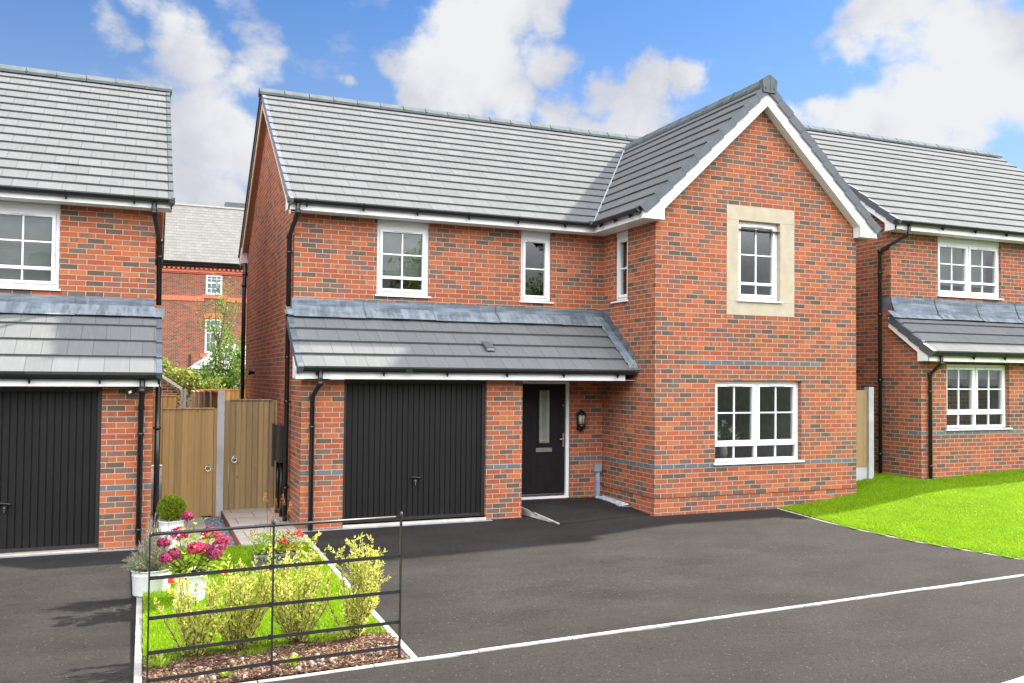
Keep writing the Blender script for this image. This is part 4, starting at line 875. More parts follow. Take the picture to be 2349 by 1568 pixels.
c = MB(); c.box(4.04, 4.93, .69, .74, -.7, -.255)
for x in (4.2, 4.45, 4.72): c.box(x, x+.012, .686, .69, -.6, -.26)
part(c, 'gravel_board', CONC, RF); c = MB(); c.box(4.935, 5.05, .64, .76, -.8, 1.22); part(c, 'post', CONC, RF)

# ================================================================== GROUND
def gz(x, y):      # right-hand drive and footpath
    z = -.860+.018*min(y, 1.0)
    r = max(0., min(1., (x+1.9)/1.9)); z += .065*r*r*(3-2*r)*max(0., min(1., (y+2.5)/2.5))
    return z
def sheet(x0, x1, y0, y1, nx, ny, zf, mat, name, clip=None):
    m = MB(); 
    for i in range(nx):
        for j in range(ny):
            a, b = x0+(x1-x0)*i/nx, x0+(x1-x0)*(i+1)/nx; c, d = y0+(y1-y0)*j/ny, y0+(y1-y0)*(j+1)/ny
            if clip and not clip((a+b)/2, (c+d)/2): continue
            m.poly([(a, c, zf(a, c)), (b, c, zf(b, c)), (b, d, zf(b, d)), (a, d, zf(a, d))], smooth=True)
    o = m.build(name, mat); 
    bm = bmesh.new(); bm.from_mesh(o.data); bmesh.ops.remove_doubles(bm, verts=bm.verts, dist=1e-4); bm.to_mesh(o.data); bm.free()
    return kind(o, 'structure')
m = MB(); m.poly([(-400, -300, -1.35), (400, -300, -1.35), (400, 700, -1.35), (-400, 700, -1.35)]); kind(m.build('ground', simple('far_ground', (.020, .026, .014), .95, .05, var=.5, scale=.3)), 'structure')
kl = lambda x: -5.10+.0575*(x+5.3)        # front edging line (y of its far edge)
# drive
ex = lambda y: 2.38 if y > -1 else 2.38+(-1-y)**1.5*.125
DR = sheet(-5.25, 6.2, -5.2, 1.95, 90, 60, lambda x, y: gz(x, y), ASPH, 'driveway', lambda x, y: y > kl(x)-.02 and x < ex(y)+.1 and not (x < -1.9 and y > 1.0) and not (x > 0 and y > .1))
# ramp to the front door
m = MB(); rx0, rx1 = -1.86, 0.
P = lambda x, y: (x, y, gz(x, y)+.004)
def rz_(x, y):
    t = max(0., min(1., (y-.12)/1.3)); k = t*t*(3-2*t); return gz(x, y)*(1-k)+(-.715)*k+.005
for i in range(24):
    for j in range(24):
        a, b = rx0+(rx1-rx0)*i/24, rx0+(rx1-rx0)*(i+1)/24; c, d = .12+1.70*j/24, .12+1.70*(j+1)/24
        xl_ = -1.80+.30*max(0, (1.3-(c+d)/2))
        if (a+b)/2 < -1.78+.165*max(0, 1.38-(c+d)/2): continue
        m.poly([(a, c, rz_(a, c)), (b, c, rz_(b, c)), (b, d, rz_(b, d)), (a, d, rz_(a, d))], smooth=True)
kind(m.build('door_ramp', ASPH), 'structure')
m = MB(); p0 = Vector((-1.80, 1.45, 0)); p1 = Vector((-1.585, .14, 0))
A = [(p0.x, p0.y, -1.0), (p0.x, p0.y, -.70), (p1.x, p1.y, rz_(p1.x, .2)+.008), (p1.x, p1.y, -1.0)]; m.prism(A, (.028, .004, 0)); kind(m.build('ramp_edging', KERB), 'structure')
m = MB(); m.poly([(-.17, 1.72, rz_(-.1, 1.7)+.003), (-.003, 1.76, rz_(-.1, 1.7)+.003), (-.003, .72, rz_(-.1, .72)+.003), (-.19, .80, rz_(-.1, .8)+.003)]); kind(m.build('gravel_margin', CONC), 'structure')
# left drive
LD = sheet(-13.5, -7.34, -5.6, 1.15, 40, 40, lambda x, y: -.975 if y > -3 else -.975+.02*min(1, (-3-y)/2.5), ASPH, 'driveway')
# footpath in front + road kerb
fz_ = lambda x, y: (gz(x, min(y, -4.5)) if x > -7.0 else -.957)-.004
FP = sheet(-14, 14, -8.6, -4.0, 120, 40, lambda x, y: -.949, ASPHF, 'footpath', lambda x, y: y < kl(x)-.02+0 and y < -4.4)
m = MB(); N = 24
for i in range(N):
    a, b = -7.40+(14+7.40)*i/N, -7.40+(14+7.40)*(i+1)/N-.010; za, zb = gz(a, -5)+.010, gz(b, -5)+.010
    if a < -5.2: za = zb = -.945
    e = random.uniform(-.002, .002)
    m.prism([(a, kl(a)-.048, za-.2), (a, kl(a), za-.2), (a, kl(a), za+e), (a, kl(a)-.006, za+.006+e), (a, kl(a)-.042, za+.006+e), (a, kl(a)-.048, za+e)], (b-a, kl(b)-kl(a), zb-za))
kind(m.build('kerb_edging', KERB), 'structure')
m = MB()          # road kerb bottom right
P0 = Vector((-1.95, -7.60, 0)); dK = Vector((.985, .172, 0)); nK = Vector((-dK.y, dK.x, 0))
for i in range(7):
    a = P0+dK*(i*.915); m.prism([a+Vector((0, 0, -1.2)), a+nK*.145+Vector((0, 0, -1.2)), a+nK*.145+Vector((0, 0, -.944)), a+nK*.02+Vector((0, 0, -.944)), a+Vector((0, 0, -.965))], dK*.909)
kind(m.build('road_kerb', KERB), 'structure')
m = MB(); m.poly([(-14, -16, -1.06), (14, -16, -1.06), (14, -4.9, -1.06), (-14, -9.8, -1.06)]); kind(m.build('road', ASPHF), 'structure')
# side edgings of the flower bed
def edging(x0, y0, x1, y1, wd, z, nm='kerb_edging', gap=.915):
    m = MB(); a = Vector((x0, y0, 0)); b = Vector((x1, y1, 0)); L = (b-a).length; d = (b-a)/L; n = Vector((d.y, -d.x, 0)); k = int(math.ceil(L/gap))
    for i in range(k):
        p = a+d*(i*L/k); l = L/k-.004; zz = z+random.uniform(-.002, .002)
        m.prism([p+Vector((0, 0, zz-.18)), p+n*wd+Vector((0, 0, zz-.18)), p+n*wd+Vector((0, 0, zz-.006)), p+n*(wd-.006)+Vector((0, 0, zz)), p+n*.006+Vector((0, 0, zz)), p+Vector((0, 0, zz-.006))], d*l)
    return kind(m.build(nm, KERB), 'structure')
edging(-5.25, .10, -5.25, -5.07, .055, -.845) if False else None
m = MB(); n = 6
for i in range(n):
    y0_, y1_ = .55-(5.68)*i/n, .55-(5.68)*(i+1)/n+.004; z0_, z1_ = gz(-5.25, y0_)+.016, gz(-5.25, y1_)+.016
    m.prism([(-5.305, y0_, z0_-.15), (-5.245, y0_, z0_-.15), (-5.245, y0_, z0_-.006), (-5.251, y0_, z0_), (-5.299, y0_, z0_), (-5.305, y0_, z0_-.006)], (0, y1_-y0_, z1_-z0_))
kind(m.build('kerb_edging', KERB), 'structure')
edging(-7.365, -5.20, -7.355, -.75, .058, -.935)
# drainage channels along the garages
def channel(x0, x1, y, z):
    m = MB(); m.box(x0, x1, y-.045, y+.045, z-.05, z+.003); k = int((x1-x0)/.034)
    for i in range(k): x = x0+i*(x1-x0)/k; m.prism([(x, y-.052, z+.003), (x+.018, y-.052, z+.003), (x+.026, y+.04, z+.003), (x+.008, y+.04, z+.003)], (0, 0, .005))
    return m
kind(channel(-5.26, -2.40, .805, gz(-4, .8)).build('drain_channel', simple('galv_grate', (.42, .43, .46), .5, .4, .3)), 'structure')
kind(channel(-10.2, -7.22, .945, -.972).build('drain_channel', MATS['galv_grate']), 'structure')
m = MB(); m.box(-4.665, -2.475, .85, 1.02, -.87, -.80); m.box(-10.04, -7.835, .97, 1.15, -.99, -.95); kind(m.build('garage_threshold', COPING), 'structure')
# paving
m = MB(); m.box(-6.125, -5.275, -.02, 3.6, -1.05, -.852); m.prism([(-6.125, -.10, -1.05), (-5.31, -.10, -1.05), (-5.31, 0, -1.05), (-6.125, 0, -1.05)], (0, 0, .193)); kind(m.build('paving_slabs', SLAB), 'structure')
m = MB(); m.box(-6.131, -6.1245, -.1, 3.5, -1., -.862); kind(m.build('slab_edge', simple('edge_brick', (.30, .11, .07), .9)), 'structure')
m = MB(); m.box(-7.21, -6.42, -.12, 3.6, -1.1, -.945); kind(m.build('paving_slabs', SLAB), 'structure')
m = MB(); m.box(-6.42, -6.13, -.15, 3.6, -1.1, -.97); kind(m.build('gravel_bed', SOIL), 'structure')
m = MB(); m.box(-7.7, -5.2, 3.6, 13, -1.1, -.96); kind(m.build('garden_path', SLAB), 'structure')
def scatter_boxes(name, mat, x0, x1, y0, y1, zf, n, s0, s1, flat=.35, lab=None, long=1.):
    P = np.stack([RNG.uniform(x0, x1, n), RNG.uniform(y0, y1, n)], 1); z = np.array([zf(a, b) for a, b in P]); sz = RNG.uniform(s0, s1, n)
    th = RNG.uniform(0, 2*PI, n); tl = RNG.normal(0, .25, (n, 2)); l = sz*long; 
    base = np.array([(-1, -1, -1), (1, -1, -1), (1, 1, -1), (-1, 1, -1), (-.8, -.7, 1), (.75, -.8, 1), (.7, .8, 1), (-.85, .75, 1)], float)
    V = base[None]*np.stack([l/2, sz/2*RNG.uniform(.5, 1., n), sz/2*flat], 1)[:, None, :]
    V[:, :, 2] += V[:, :, 0]*tl[:, 0:1]+V[:, :, 1]*tl[:, 1:2]; c, s = np.cos(th)[:, None], np.sin(th)[:, None]
    X = V[:, :, 0]*c-V[:, :, 1]*s; Y = V[:, :, 0]*s+V[:, :, 1]*c
    W = np.stack([X+P[:, 0:1], Y+P[:, 1:2], V[:, :, 2]+z[:, None]+RNG.uniform(0, s1*.5, (n, 1))], 2)
    return kind(tri_mesh(name, mat, W, 8, None, None, False, [(3, 2, 1, 0), (4, 5, 6, 7), (0, 1, 5, 4), (1, 2, 6, 5), (2, 3, 7, 6), (3, 0, 4, 7)]), 'stuff')
def stuff(o, label, cat): o['label'] = label; o['category'] = cat; return o
stuff(scatter_boxes('slate_gravel', GRAV, -6.42, -6.14, -.15, 3.35, lambda x, y: -.968, 5200, .015, .034), 'grey slate gravel strip between the two slab paths', 'gravel')
stuff(scatter_boxes('white_gravel', WGRAV, -.17, -.01, .82, 1.68, lambda x, y: rz_(x, y)+.004, 1100, .018, .036), 'pale gravel margin in the corner beside the front door', 'gravel')
# bed: lawn + mulch
bz = lambda x, y: -.935+.017*(y+5)
def bedsoil(x, y): return bz(x, y)-.005
m = MB(); m.poly([(-7.30, -5.16, -.95), (-5.30, -5.06, -.945), (-5.30, -4.15, -.925), (-7.30, -4.25, -.93)]); kind(m.build('bed_soil', SOIL), 'structure')
ml = lambda x: -4.55+.20*((x+7.3)/2)+.06*math.sin(x*4.2)+.03*math.sin(x*11)          # mulch / grass boundary
stuff(scatter_boxes('bark_mulch', CHIP, -7.29, -5.31, -5.10, -4.12, lambda x, y: -.945+.012*math.sin(x*9)*math.sin(y*8)+.02*max(0, 1-abs(y+4.6)/.4), 11000, .007, .020, .35, long=3.4), 'brown bark mulch under the variegated shrubs', 'mulch')
stuff(scatter_boxes('pale_pebbles', chips('pebbles', [(.28, .22, .18), (.20, .15, .12), (.36, .31, .27), (.14, .10, .08)]), -7.2, -5.31, -5.08, -4.55, lambda x, y: -.938, 170, .015, .040, .7), 'pale pebbles mixed in the bark mulch', 'pebbles')
TF = sheet(-7.30, -5.305, -4.6, 0.0, 20, 40, bedsoil, TURF, 'turf', lambda x, y: y > ml(x)+.03)
def grass(name, pts, h0, h1, wd, label):
    n = len(pts); th = RNG.uniform(0, 2*PI, n); h = RNG.uniform(h0, h1, n); d = np.stack([np.cos(th), np.sin(th)], 1); ln = RNG.normal(0, .45, (n, 2))*h[:, None]
    P = pts; a = P.copy(); a[:, :2] += d*wd/2; b = P.copy(); b[:, :2] -= d*wd/2
    mid = P.copy(); mid[:, 2] += h*.6; mid[:, :2] += ln*.35; c1 = mid.copy(); c1[:, :2] += d*wd*.4; c2 = mid.copy(); c2[:, :2] -= d*wd*.4
    t = P.copy(); t[:, 2] += h; t[:, :2] += ln
    o = tri_mesh(name, GRASSM, np.stack([b, a, c1, c2, t], 1), 5, None, None, False, [(0, 1, 2, 3), (3, 2, 4)])
    kind(o, 'stuff'); return stuff(o, label, 'grass')
n = 42000; P = np.stack([RNG.uniform(-7.30, -5.31, n), RNG.uniform(-4.62, .0, n)], 1); P = P[np.array([p[1] > ml(p[0])+RNG.normal(0, .02) for p in P])]
grass('lawn_grass', np.column_stack([P, [bz(*p)-.01 for p in P]]), .018, .045, .006, 'small bright lawn inside the kerbed bed behind the metal railing')
# big lawn right
def lz_(x, y):
    t = max(0., min(1., (x-ex(y))/3.4)); k = t*t*(3-2*t); s = max(0., min(1., (y+4.5)/4.5))
    return gz(2.3, y)+.012+.02*min(1, (x-ex(y))/.12 if x > ex(y) else 0)+.33*k*(.45+.55*s)+.045*max(0, x-6.0)*(.4+.6*s)
LN = sheet(2.30, 14, -4.7, 3.0, 130, 84, lz_, TURF, 'turf', lambda x, y: x > ex(y)-.03 and not (x < 4.04 and y > .05) and not (x > 5.6 and y > .2))
n = 210000; xs = 2.35+RNG.uniform(0, 1, n)**1.25*9.3; ys = RNG.uniform(-4.65, 1.4, n); k = np.array([x > ex(y)-.004+.010*math.sin(y*40)+.006*math.sin(y*97) and not (x < 4.04 and y > -.01) and not (x > 5.6 and y > .06) for x, y in zip(xs, ys)])
P = np.column_stack([xs, ys])[k]
grass('lawn_grass', np.column_stack([P, [lz_(*p)-.005 for p in P]]), .014, .034, .007, 'large bright lawn sloping up to the house on the far right')
m = MB()
yy = .0
while yy > -4.7:
    y2 = yy-.25; m.prism([(ex(yy)-.035, yy, gz(2.3, yy)-.1), (ex(yy)-.005, yy, gz(2.3, yy)-.1), (ex(yy)-.005, yy, gz(2.3, yy)+.006), (ex(yy)-.035, yy, gz(2.3, yy)+.006)], (ex(y2)-ex(yy), y2-yy, gz(2.3, y2)-gz(2.3, yy))); yy = y2
kind(m.build('lawn_edging', COPING), 'structure')
m = MB(); yy = .0
while yy > -4.7:
    y2 = yy-.05; j = random.uniform(-.012, .012); m.poly([(ex(yy)-.006, yy, gz(2.3, yy)+.004), (ex(y2)-.006, y2, gz(2.3, y2)+.004), (ex(y2)+.012, y2, lz_(ex(y2)+.06, y2)-.004+j*.5), (ex(yy)+.012, yy, lz_(ex(yy)+.06, yy)-.004)]); yy = y2
kind(m.build('soil_edge', SOIL), 'structure')
m = MB(); m.poly([(4.04, .06, -.60), (5.6, .06, -.52), (5.6, 8, -.5), (4.04, 8, -.5)]); kind(m.build('side_strip', TURF), 'structure')

# ================================================================== RAILING
RL = thing('estate_railing', (-6.38, -5.14, -.95), 'low black metal estate railing with five rails in front of the shrubs', 'railing')
rp = [(-7.275, -5.18), (-6.40, -5.085), (-5.385, -5.03)]
for i, (x, y) in enumerate(rp):
    q = MB(); 
    if i == 0: q.box(x-.006, x+.006, y-.02, y+.02, -1.3, .195)
    else: q.box(x-.006, x+.006, y-.018, y+.018, -1.3, .20)
    q.lathe([(.004, .245), (.013, .235), (.016, .215), (.013, .195), (.010, .18)][::-1], (x, y, 0), 12) if i else None
    part(q, 'post', BLACKM, RL)
q = MB(); q.tube([(*rp[0], .197), (*rp[1], .199), (*rp[2], .200)], .0125, 12); q.tube([(rp[0][0]-.004, rp[0][1], .197), (rp[0][0]+.012, rp[0][1], .197)], .019, 12); part(q, 'top_rail', BLACKM, RL)
for z in (-.118, -.405, -.652, -.850):
    q = MB()
    for (a, b) in ((rp[0], rp[1]), (rp[1], rp[2])):
        A, B = Vector((*a, z)), Vector((*b, z)); d = (B-A); n = Vector((d.y, -d.x, 0)).normalized()
        q.obox(A-n*.004-Vector((0, 0, .013)), d, n*.007, (0, 0, .026))
    q.box(rp[1][0]-.03, rp[1][0]-.004, rp[1][1]-.008, rp[1][1]+.008, z-.019, z+.019)
    part(q, 'rail', BLACKM, RL)

# ================================================================== PLANTS
def unit(a): return a/np.linalg.norm(a)
def stems_leaves(base, n_st, H, spread, leafL, leafW, pitch, seed, droop=.12, z_first=.10, side=(0, 0)):
    """upright stems with opposite leaf pairs; returns stem builder + leaf arrays"""
    r = np.random.default_rng(seed); mb = MB(); P, D, Ls = [], [], []
    for i in range(n_st):
        a = r.uniform(0, 2*PI); rad = spread*math.sqrt(r.uniform(0, 1)); h = H*r.uniform(.48, 1.)*(1-.18*(rad/spread))
        b0 = np.array(base)+np.array([math.cos(a), math.sin(a), 0])*rad*.10; tp = np.array(base)+np.array([math.cos(a)*rad+side[0]*h, math.sin(a)*rad+side[1]*h, h])
        md = (b0+tp)/2+np.array([math.cos(a), math.sin(a), 0])*rad*.16; pts = []
        for k in range(9):
            t = k/8; pts.append((1-t)**2*b0+2*t*(1-t)*md+t*t*tp+r.normal(0, .004, 3))
        mb.tube(pts, [.0045*(1-.75*k/8)+.0008 for k in range(9)], 4, caps=False)
        L = h; m = int(L/pitch); ph = r.uniform(0, PI)
        for j in range(m):
            t = z_first+(1-z_first)*(j+r.uniform(-.2, .2))/m; t = min(1., max(z_first, t)); k = t*8; k0 = min(7, int(k)); c = pts[k0]+(pts[k0+1]-pts[k0])*(k-k0); ax = unit(pts[k0+1]-pts[k0])
            ph += PI/2+r.normal(0, .2)
            for sgn in (0, PI):
                s_ = np.array([math.cos(ph+sgn), math.sin(ph+sgn), 0]); dd = unit(s_*.7+ax*r.uniform(.6, 1.3)); P.append(c); D.append(dd); Ls.append(leafL*r.uniform(.65, 1.15)*(1 if t < .9 else .75))
            # short side shoots
            if r.uniform() < .16:
                sd = unit(np.array([math.cos(ph), math.sin(ph), .9]));
                for q in range(4):
                    c2 = c+sd*(.02+.022*q); e = r.normal(0, 1, 3); P += [c2, c2]; D += [unit(sd+unit(e)*.7), unit(sd-unit(e)*.7)]; Ls += [leafL*.8, leafL*.8]
    return mb, np.array(P), np.array(D), np.array(Ls)
VL = ['variegated cream and green shrub nearest the left railing post', 'variegated cream and green shrub just left of the middle railing post, second from the kerb', 'variegated cream and green shrub just right of the middle railing post, tallest of the row', 'variegated cream and green shrub leaning over the kerb beside the right railing post']
for i, (x, y, h, sp, ns, side) in enumerate([(-6.92, -4.42, .80, .34, 27, (-.0, 0)), (-6.60, -4.40, .90, .31, 31, (-.0, 0)), (-6.11, -4.38, 1.04, .33, 34, (.02, 0)), (-5.63, -4.40, .99, .28, 29, (.05, 0))]):
    T = thing('variegated_shrub', (x, y, -.94), VL[i], 'shrub', 'variegated shrubs in the mulch bed')
    mb, P, D, Ls = stems_leaves((x, y, -.95), ns, h, sp, .050, .02, .029, 50+i, side=side)
    part(mb, 'stem', STEM, T); leafobj('foliage', VARI, [leaves(P, D, Ls, Ls*.52)], T)
# small weeds
for i, (x, y, s_, lab) in enumerate([(-7.18, -4.62, .11, 'leafy green weed in the mulch beside the left railing post'), (-6.72, -5.0, .07, 'small green weed in the mulch below the bottom rail, left bay'), (-6.22, -4.92, .09, 'green weed with long leaves just right of the middle post'), (-6.02, -4.62, .05, 'tiny green seedling in the mulch between two shrubs'), (-5.72, -4.78, .05, 'small pale green weed near the right end of the mulch')]):
    T = thing('weed', (x, y, -.95), lab, 'weed', None); n = 26; a = RNG.uniform(0, 2*PI, n); el = RNG.uniform(.2, 1.1, n)
    D = np.stack([np.cos(a)*np.cos(el), np.sin(a)*np.cos(el), np.sin(el)], 1); P = np.array([x, y, -.94])+D*RNG.uniform(.0, s_*.6, (n, 1)); leafobj('foliage', LEAFL, [leaves(P, D, s_*RNG.uniform(.4, .9, n), s_*.28)], T)
# pots ---------------------------------------------------------------
def bucket(x, y, z, r0, r1, h, label, rings=(.3, .62), sx=1., sy=1., name='enamel_bucket'):
    T = thing(name, (x, y, z), label, 'bucket' if 'bucket' in name else 'plant pot')
    prof = [(r0*.97, 0), (r0, .008)]
    for q in rings: r = r0+(r1-r0)*q; prof += [(r, h*q-.006), (r+.004, h*q), (r, h*q+.006)]
    prof += [(r1, h-.012), (r1+.008, h-.008), (r1+.008, h), (r1-.004, h), (r1-.012, h-.04), (r1*.5, h-.045), (0.001, h-.045)]
    q = MB(); q.lathe(prof, (x, y, z), 48, sx, sy); part(q, 'body', ENAMEL, T)
    q = MB(); q.lathe([(0.001, h-.034), (r1-.014, h-.034), (r1-.014, h-.04), (.001, h-.042)], (x, y, z), 32, sx, sy); part(q, 'potting_soil', SPARE, T)
    return T
def handle(T, x, y, z, r):
    q = MB(); q.tube([(x-r-.004, y, z), (x-r-.022, y-.004, z-.01), (x-r-.022, y-.004, z-.045), (x-r-.004, y, z-.055)], .005, 6); q.tube([(x+r+.004, y, z), (x+r+.022, y-.004, z-.01), (x+r+.022, y-.004, z-.045), (x+r+.004, y, z-.055)], .005, 6); part(q, 'handle', ENAMEL, T)
# topiary
tx, ty = -6.97, .35
T = bucket(tx, ty, -.945, .125, .150, .42, 'tall white pot with ribbed sides by the black downpipe, holding the topiary ball', (.2, .45, .72), name='white_flower_pot'); handle(T, tx, ty, -.62, .14)
T = thing('topiary_ball', (tx, ty, -.54), 'round clipped box ball growing in the tall white pot', 'topiary'); n = 9000; v = RNG.normal(size=(n, 3)); v /= np.linalg.norm(v, axis=1, keepdims=True)
rr = .165*(1+.05*np.sin(v[:, 0]*9)*np.sin(v[:, 1]*8+v[:, 2]*7))*RNG.uniform(.80, 1.03, n); P = np.array([tx, ty, -.37])+v*rr[:, None]*np.array([1, 1, .95]); leafobj('foliage', LEAFD, [leaves(P, v+RNG.normal(0, .6, (n, 3)), .017, .011)], T)
q = MB(); q.tube([(tx, ty, -.6), (tx, ty, -.38)], .015, 8); part(q, 'stem', STEM, T)
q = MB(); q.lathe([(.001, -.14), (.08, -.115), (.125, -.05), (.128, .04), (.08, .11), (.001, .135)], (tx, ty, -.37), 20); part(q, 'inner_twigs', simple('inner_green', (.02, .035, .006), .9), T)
# lavender tub
lx_, ly_ = -7.22, -2.02
T = bucket(lx_, ly_, -.925, .155, .165, .255, 'wide white tub straddling the left kerb, holding the lavender', (.8,), sx=1.15, sy=.85, name='white_flower_pot')
T = thing('lavender_plant', (lx_, ly_, -.68), 'grey-green lavender with faded pink tips spilling over its white tub', 'plant'); P, D, L1, P2, D2 = [], [], [], [], []; mb = MB(); r = np.random.default_rng(5)
for i in range(330):
    a = r.uniform(0, 2*PI); sp = r.uniform(.1, 1.); h = r.uniform(.22, .50); d = np.array([math.cos(a)*sp*.235+.01, math.sin(a)*sp*.22, h*(1-.35*sp*sp)+(.12 if r.uniform() < .25 else 0)]); b = np.array([lx_+math.cos(a)*.10*sp, ly_+math.sin(a)*.08*sp, -.69])
    if a > 2.2 and a < 4.2 and sp > .5: d[2] *= .6
    pts = [b+d*t+np.array([0, 0, -.10*sp*t*t]) for t in (0, .35, .7, 1.)]; mb.tube(pts, .0016, 3, caps=False)
    m = 13
    for j in range(m):
        t = .15+.70*j/m; c = b+d*t+np.array([0, 0, -.10*sp*t*t]); e = r.normal(0, 1, 3); P.append(c); D.append(unit(unit(d)*.9+unit(e)*.6)); L1.append(r.uniform(.025, .045))
    if r.uniform() < .6:
        for j in range(10): t = .90+.012*j; c = b+d*t+np.array([0, 0, -.10*sp*t*t]); P2.append(c); D2.append(unit(unit(d)+r.normal(0, .6, 3)))
part(mb, 'stem', simple('lavender_stalk', (.24, .25, .15), .8), T); leafobj('foliage', LAVS, [leaves(np.array(P), np.array(D), np.array(L1), .0085)], T); leafobj('flower_spikes', LAVF, [leaves(np.array(P2), np.array(D2), .012, .008)], T)
# hydrangea
hx_, hy_ = -6.86, -2.55
T = bucket(hx_, hy_, -.915, .12, .165, .31, 'tapered white bucket on the small lawn, holding the hydrangea', (.12, .86)); handle(T, hx_, hy_, -.66, .15)
T = thing('hydrangea_plant', (hx_, hy_, -.64), 'hydrangea with magenta and purple flower heads and lime leaves', 'plant'); r = np.random.default_rng(9)
def world(u, v, Y):   # only used to place the flower heads by eye, returned as plain metres
    return None
heads = [(-7.13, -2.66, -.30, .055, 1), (-6.98, -2.52, -.245, .078, 0), (-7.10, -2.75, -.44, .062, 1), (-7.03, -2.72, -.405, .06, 1), (-6.82, -2.68, -.375, .075, 0), (-6.72, -2.62, -.40, .07, 1), (-6.63, -2.45, -.28, .088, 0), (-6.55, -2.66, -.38, .070, 1), (-6.49, -2.52, -.345, .075, 0), (-6.60, -2.74, -.43, .066, 1), (-6.90, -2.35, -.10, .052, 1)]
for i, (x, y, z, R_, c) in enumerate(heads):
    n = 150; v = RNG.normal(size=(n, 3)); v /= np.linalg.norm(v, axis=1, keepdims=True); v = v[v[:, 2] > -.55]; n = len(v); R_ *= 1.06; x = x if x < hx_ else hx_+(x-hx_)*.78; C = np.array([x, y, z])+v*R_*RNG.uniform(.88, 1.05, (n, 1))*np.array([1, 1, .82]); A = []
    for k in range(4):
        s_ = np.cross(v, RNG.normal(size=(n, 3)) if k == 0 else s_); s_ /= np.linalg.norm(s_, axis=1, keepdims=True); dd = s_+v*.35; A.append(leaves(C, dd, .0165, .015, .1, up=v))
    o = leafobj('flower_head', PETP if c else PETM, A, T)
mb = MB()
for (x, y, z, R_, c) in heads: x = x if x < hx_ else hx_+(x-hx_)*.78; mb.tube([(hx_+(x-hx_)*.15, hy_+(y-hy_)*.15, -.66), (hx_+(x-hx_)*.7, hy_+(y-hy_)*.7, -.5), (x, y, z-.02)], .005, 5)
part(mb, 'stem', STEM, T)
n = 210; a = RNG.uniform(0, 2*PI, n); q_ = RNG.uniform(.25, 1., n); P = np.stack([hx_+np.cos(a)*q_*.24+.02, hy_+np.sin(a)*q_*.22, -.62+RNG.uniform(0, .26, n)*(1.1-.5*q_)], 1); D = np.stack([np.cos(a), np.sin(a), RNG.uniform(-.3, .6, n)], 1)
ex1 = leaves(P, D, RNG.uniform(.07, .12, n), RNG.uniform(.05, .075, n), .12, up=np.array([0, 0, 1.])); 
n = 26; a = RNG.uniform(0, 2*PI, n); P = np.stack([-6.80+RNG.uniform(-.16, .14, n), hy_+RNG.uniform(-.1, .1, n), -.25+RNG.uniform(-.1, .12, n)], 1); D = np.stack([np.cos(a), np.sin(a), RNG.uniform(.1, 1., n)], 1)
leafobj('foliage', LEAFL, [ex1, leaves(P, D, RNG.uniform(.06, .10, n), .05, .12, up=np.array([0, 0, 1.]))], T)
P = np.array([[-7.02, -2.75, -.62], [-6.62, -2.68, -.60], [-6.93, -2.78, -.60]]); leafobj('autumn_leaf', PETR, [leaves(P, np.array([[-.6, -.4, -.5], [.7, -.2, -.3], [.2, -.6, -.6]]), .10, .08, .1)], T)
# crate ----------------------------------------------------------------
cx0, cx1, cy0, cy1, cz = -6.15, -5.67, -1.60, -1.36, -.888
T = thing('planter_crate', (-5.91, -1.48, cz), 'grey wooden planter crate with stencilled lettering on the small lawn', 'planter')
q = MB()
for k in range(2):
    z0 = cz+.012+k*.098; q.box(cx0, cx1, cy0, cy0+.014, z0, z0+.092); q.box(cx0, cx1, cy1-.014, cy1, z0, z0+.092); q.box(cx0, cx0+.014, cy0+.014, cy1-.014, z0, z0+.092); q.box(cx1-.014, cx1, cy0+.014, cy1-.014, z0, z0+.092)
part(q, 'side_board', GREYW, T); q = MB()
for x in (cx0, cx1-.03):
    for y in (cy0-.008, cy1-.006): q = MB(); q.box(x, x+.03, y, y+.014, cz, cz+.205); part(q, 'corner_post', GREYW, T)
q = MB(); q.box(cx0+.014, cx1-.014, cy0+.014, cy1-.014, cz+.01, cz+.175); part(q, 'potting_soil', SPARE, T)
cu = bpy.data.curves.new('lettering', 'FONT'); cu.body = 'SUMMER'; cu.size = .095; cu.extrude = .0006; cu.align_x = 'CENTER'; cu.space_character = 1.12; cu.offset = .002
tmp = bpy.data.objects.new('lettering_source', cu); COL.objects.link(tmp); bpy.context.view_layer.update()
me = bpy.data.meshes.new_from_object(tmp); COL.objects.unlink(tmp); bpy.data.objects.remove(tmp)
xs_ = [v.co.x for v in me.vertices]; sc_ = .40/(max(xs_)-min(xs_)); ys_ = [v.co.y for v in me.vertices]; sy_ = .058/(max(ys_)-min(ys_)); y0_ = min(ys_)
for v in me.vertices: x, y, z = v.co; v.co = (x*sc_, cy0-.0032-z+1.48, (y-y0_)*sy_+.122)
# stencil bridges: the letters are cut by a thin gap of bare wood
me.materials.clear(); me.materials.append(INK); lo = bpy.data.objects.new('lettering', me); COL.objects.link(lo); lo.parent = T; lo['_w'] = (0, 0, 0)
q = MB()
for x in (-.17, -.103, -.035, .033, .10, .168): q.box(-5.91+x-.002, -5.91+x+.002, cy0-.0050, cy0-.0044, cz+.118, cz+.184)
part(q, 'stencil_gap', GREYW, T)
T = thing('astilbe_plant', (-6.02, -1.48, -.70), 'lime leaved plant with feathery orange plumes filling the near half of the crate', 'plant'); r = np.random.default_rng(3)
n = 620; P = np.stack([RNG.normal(-5.99, .10, n), RNG.normal(-1.49, .065, n), -.70+RNG.uniform(0, .24, n)], 1); D = RNG.normal(size=(n, 3)); D[:, 2] = np.abs(D[:, 2])*.7; leafobj('foliage', LEAFL, [leaves(P, D, RNG.uniform(.02, .042, n), .019, .15)], T)
mb = MB(); A = []
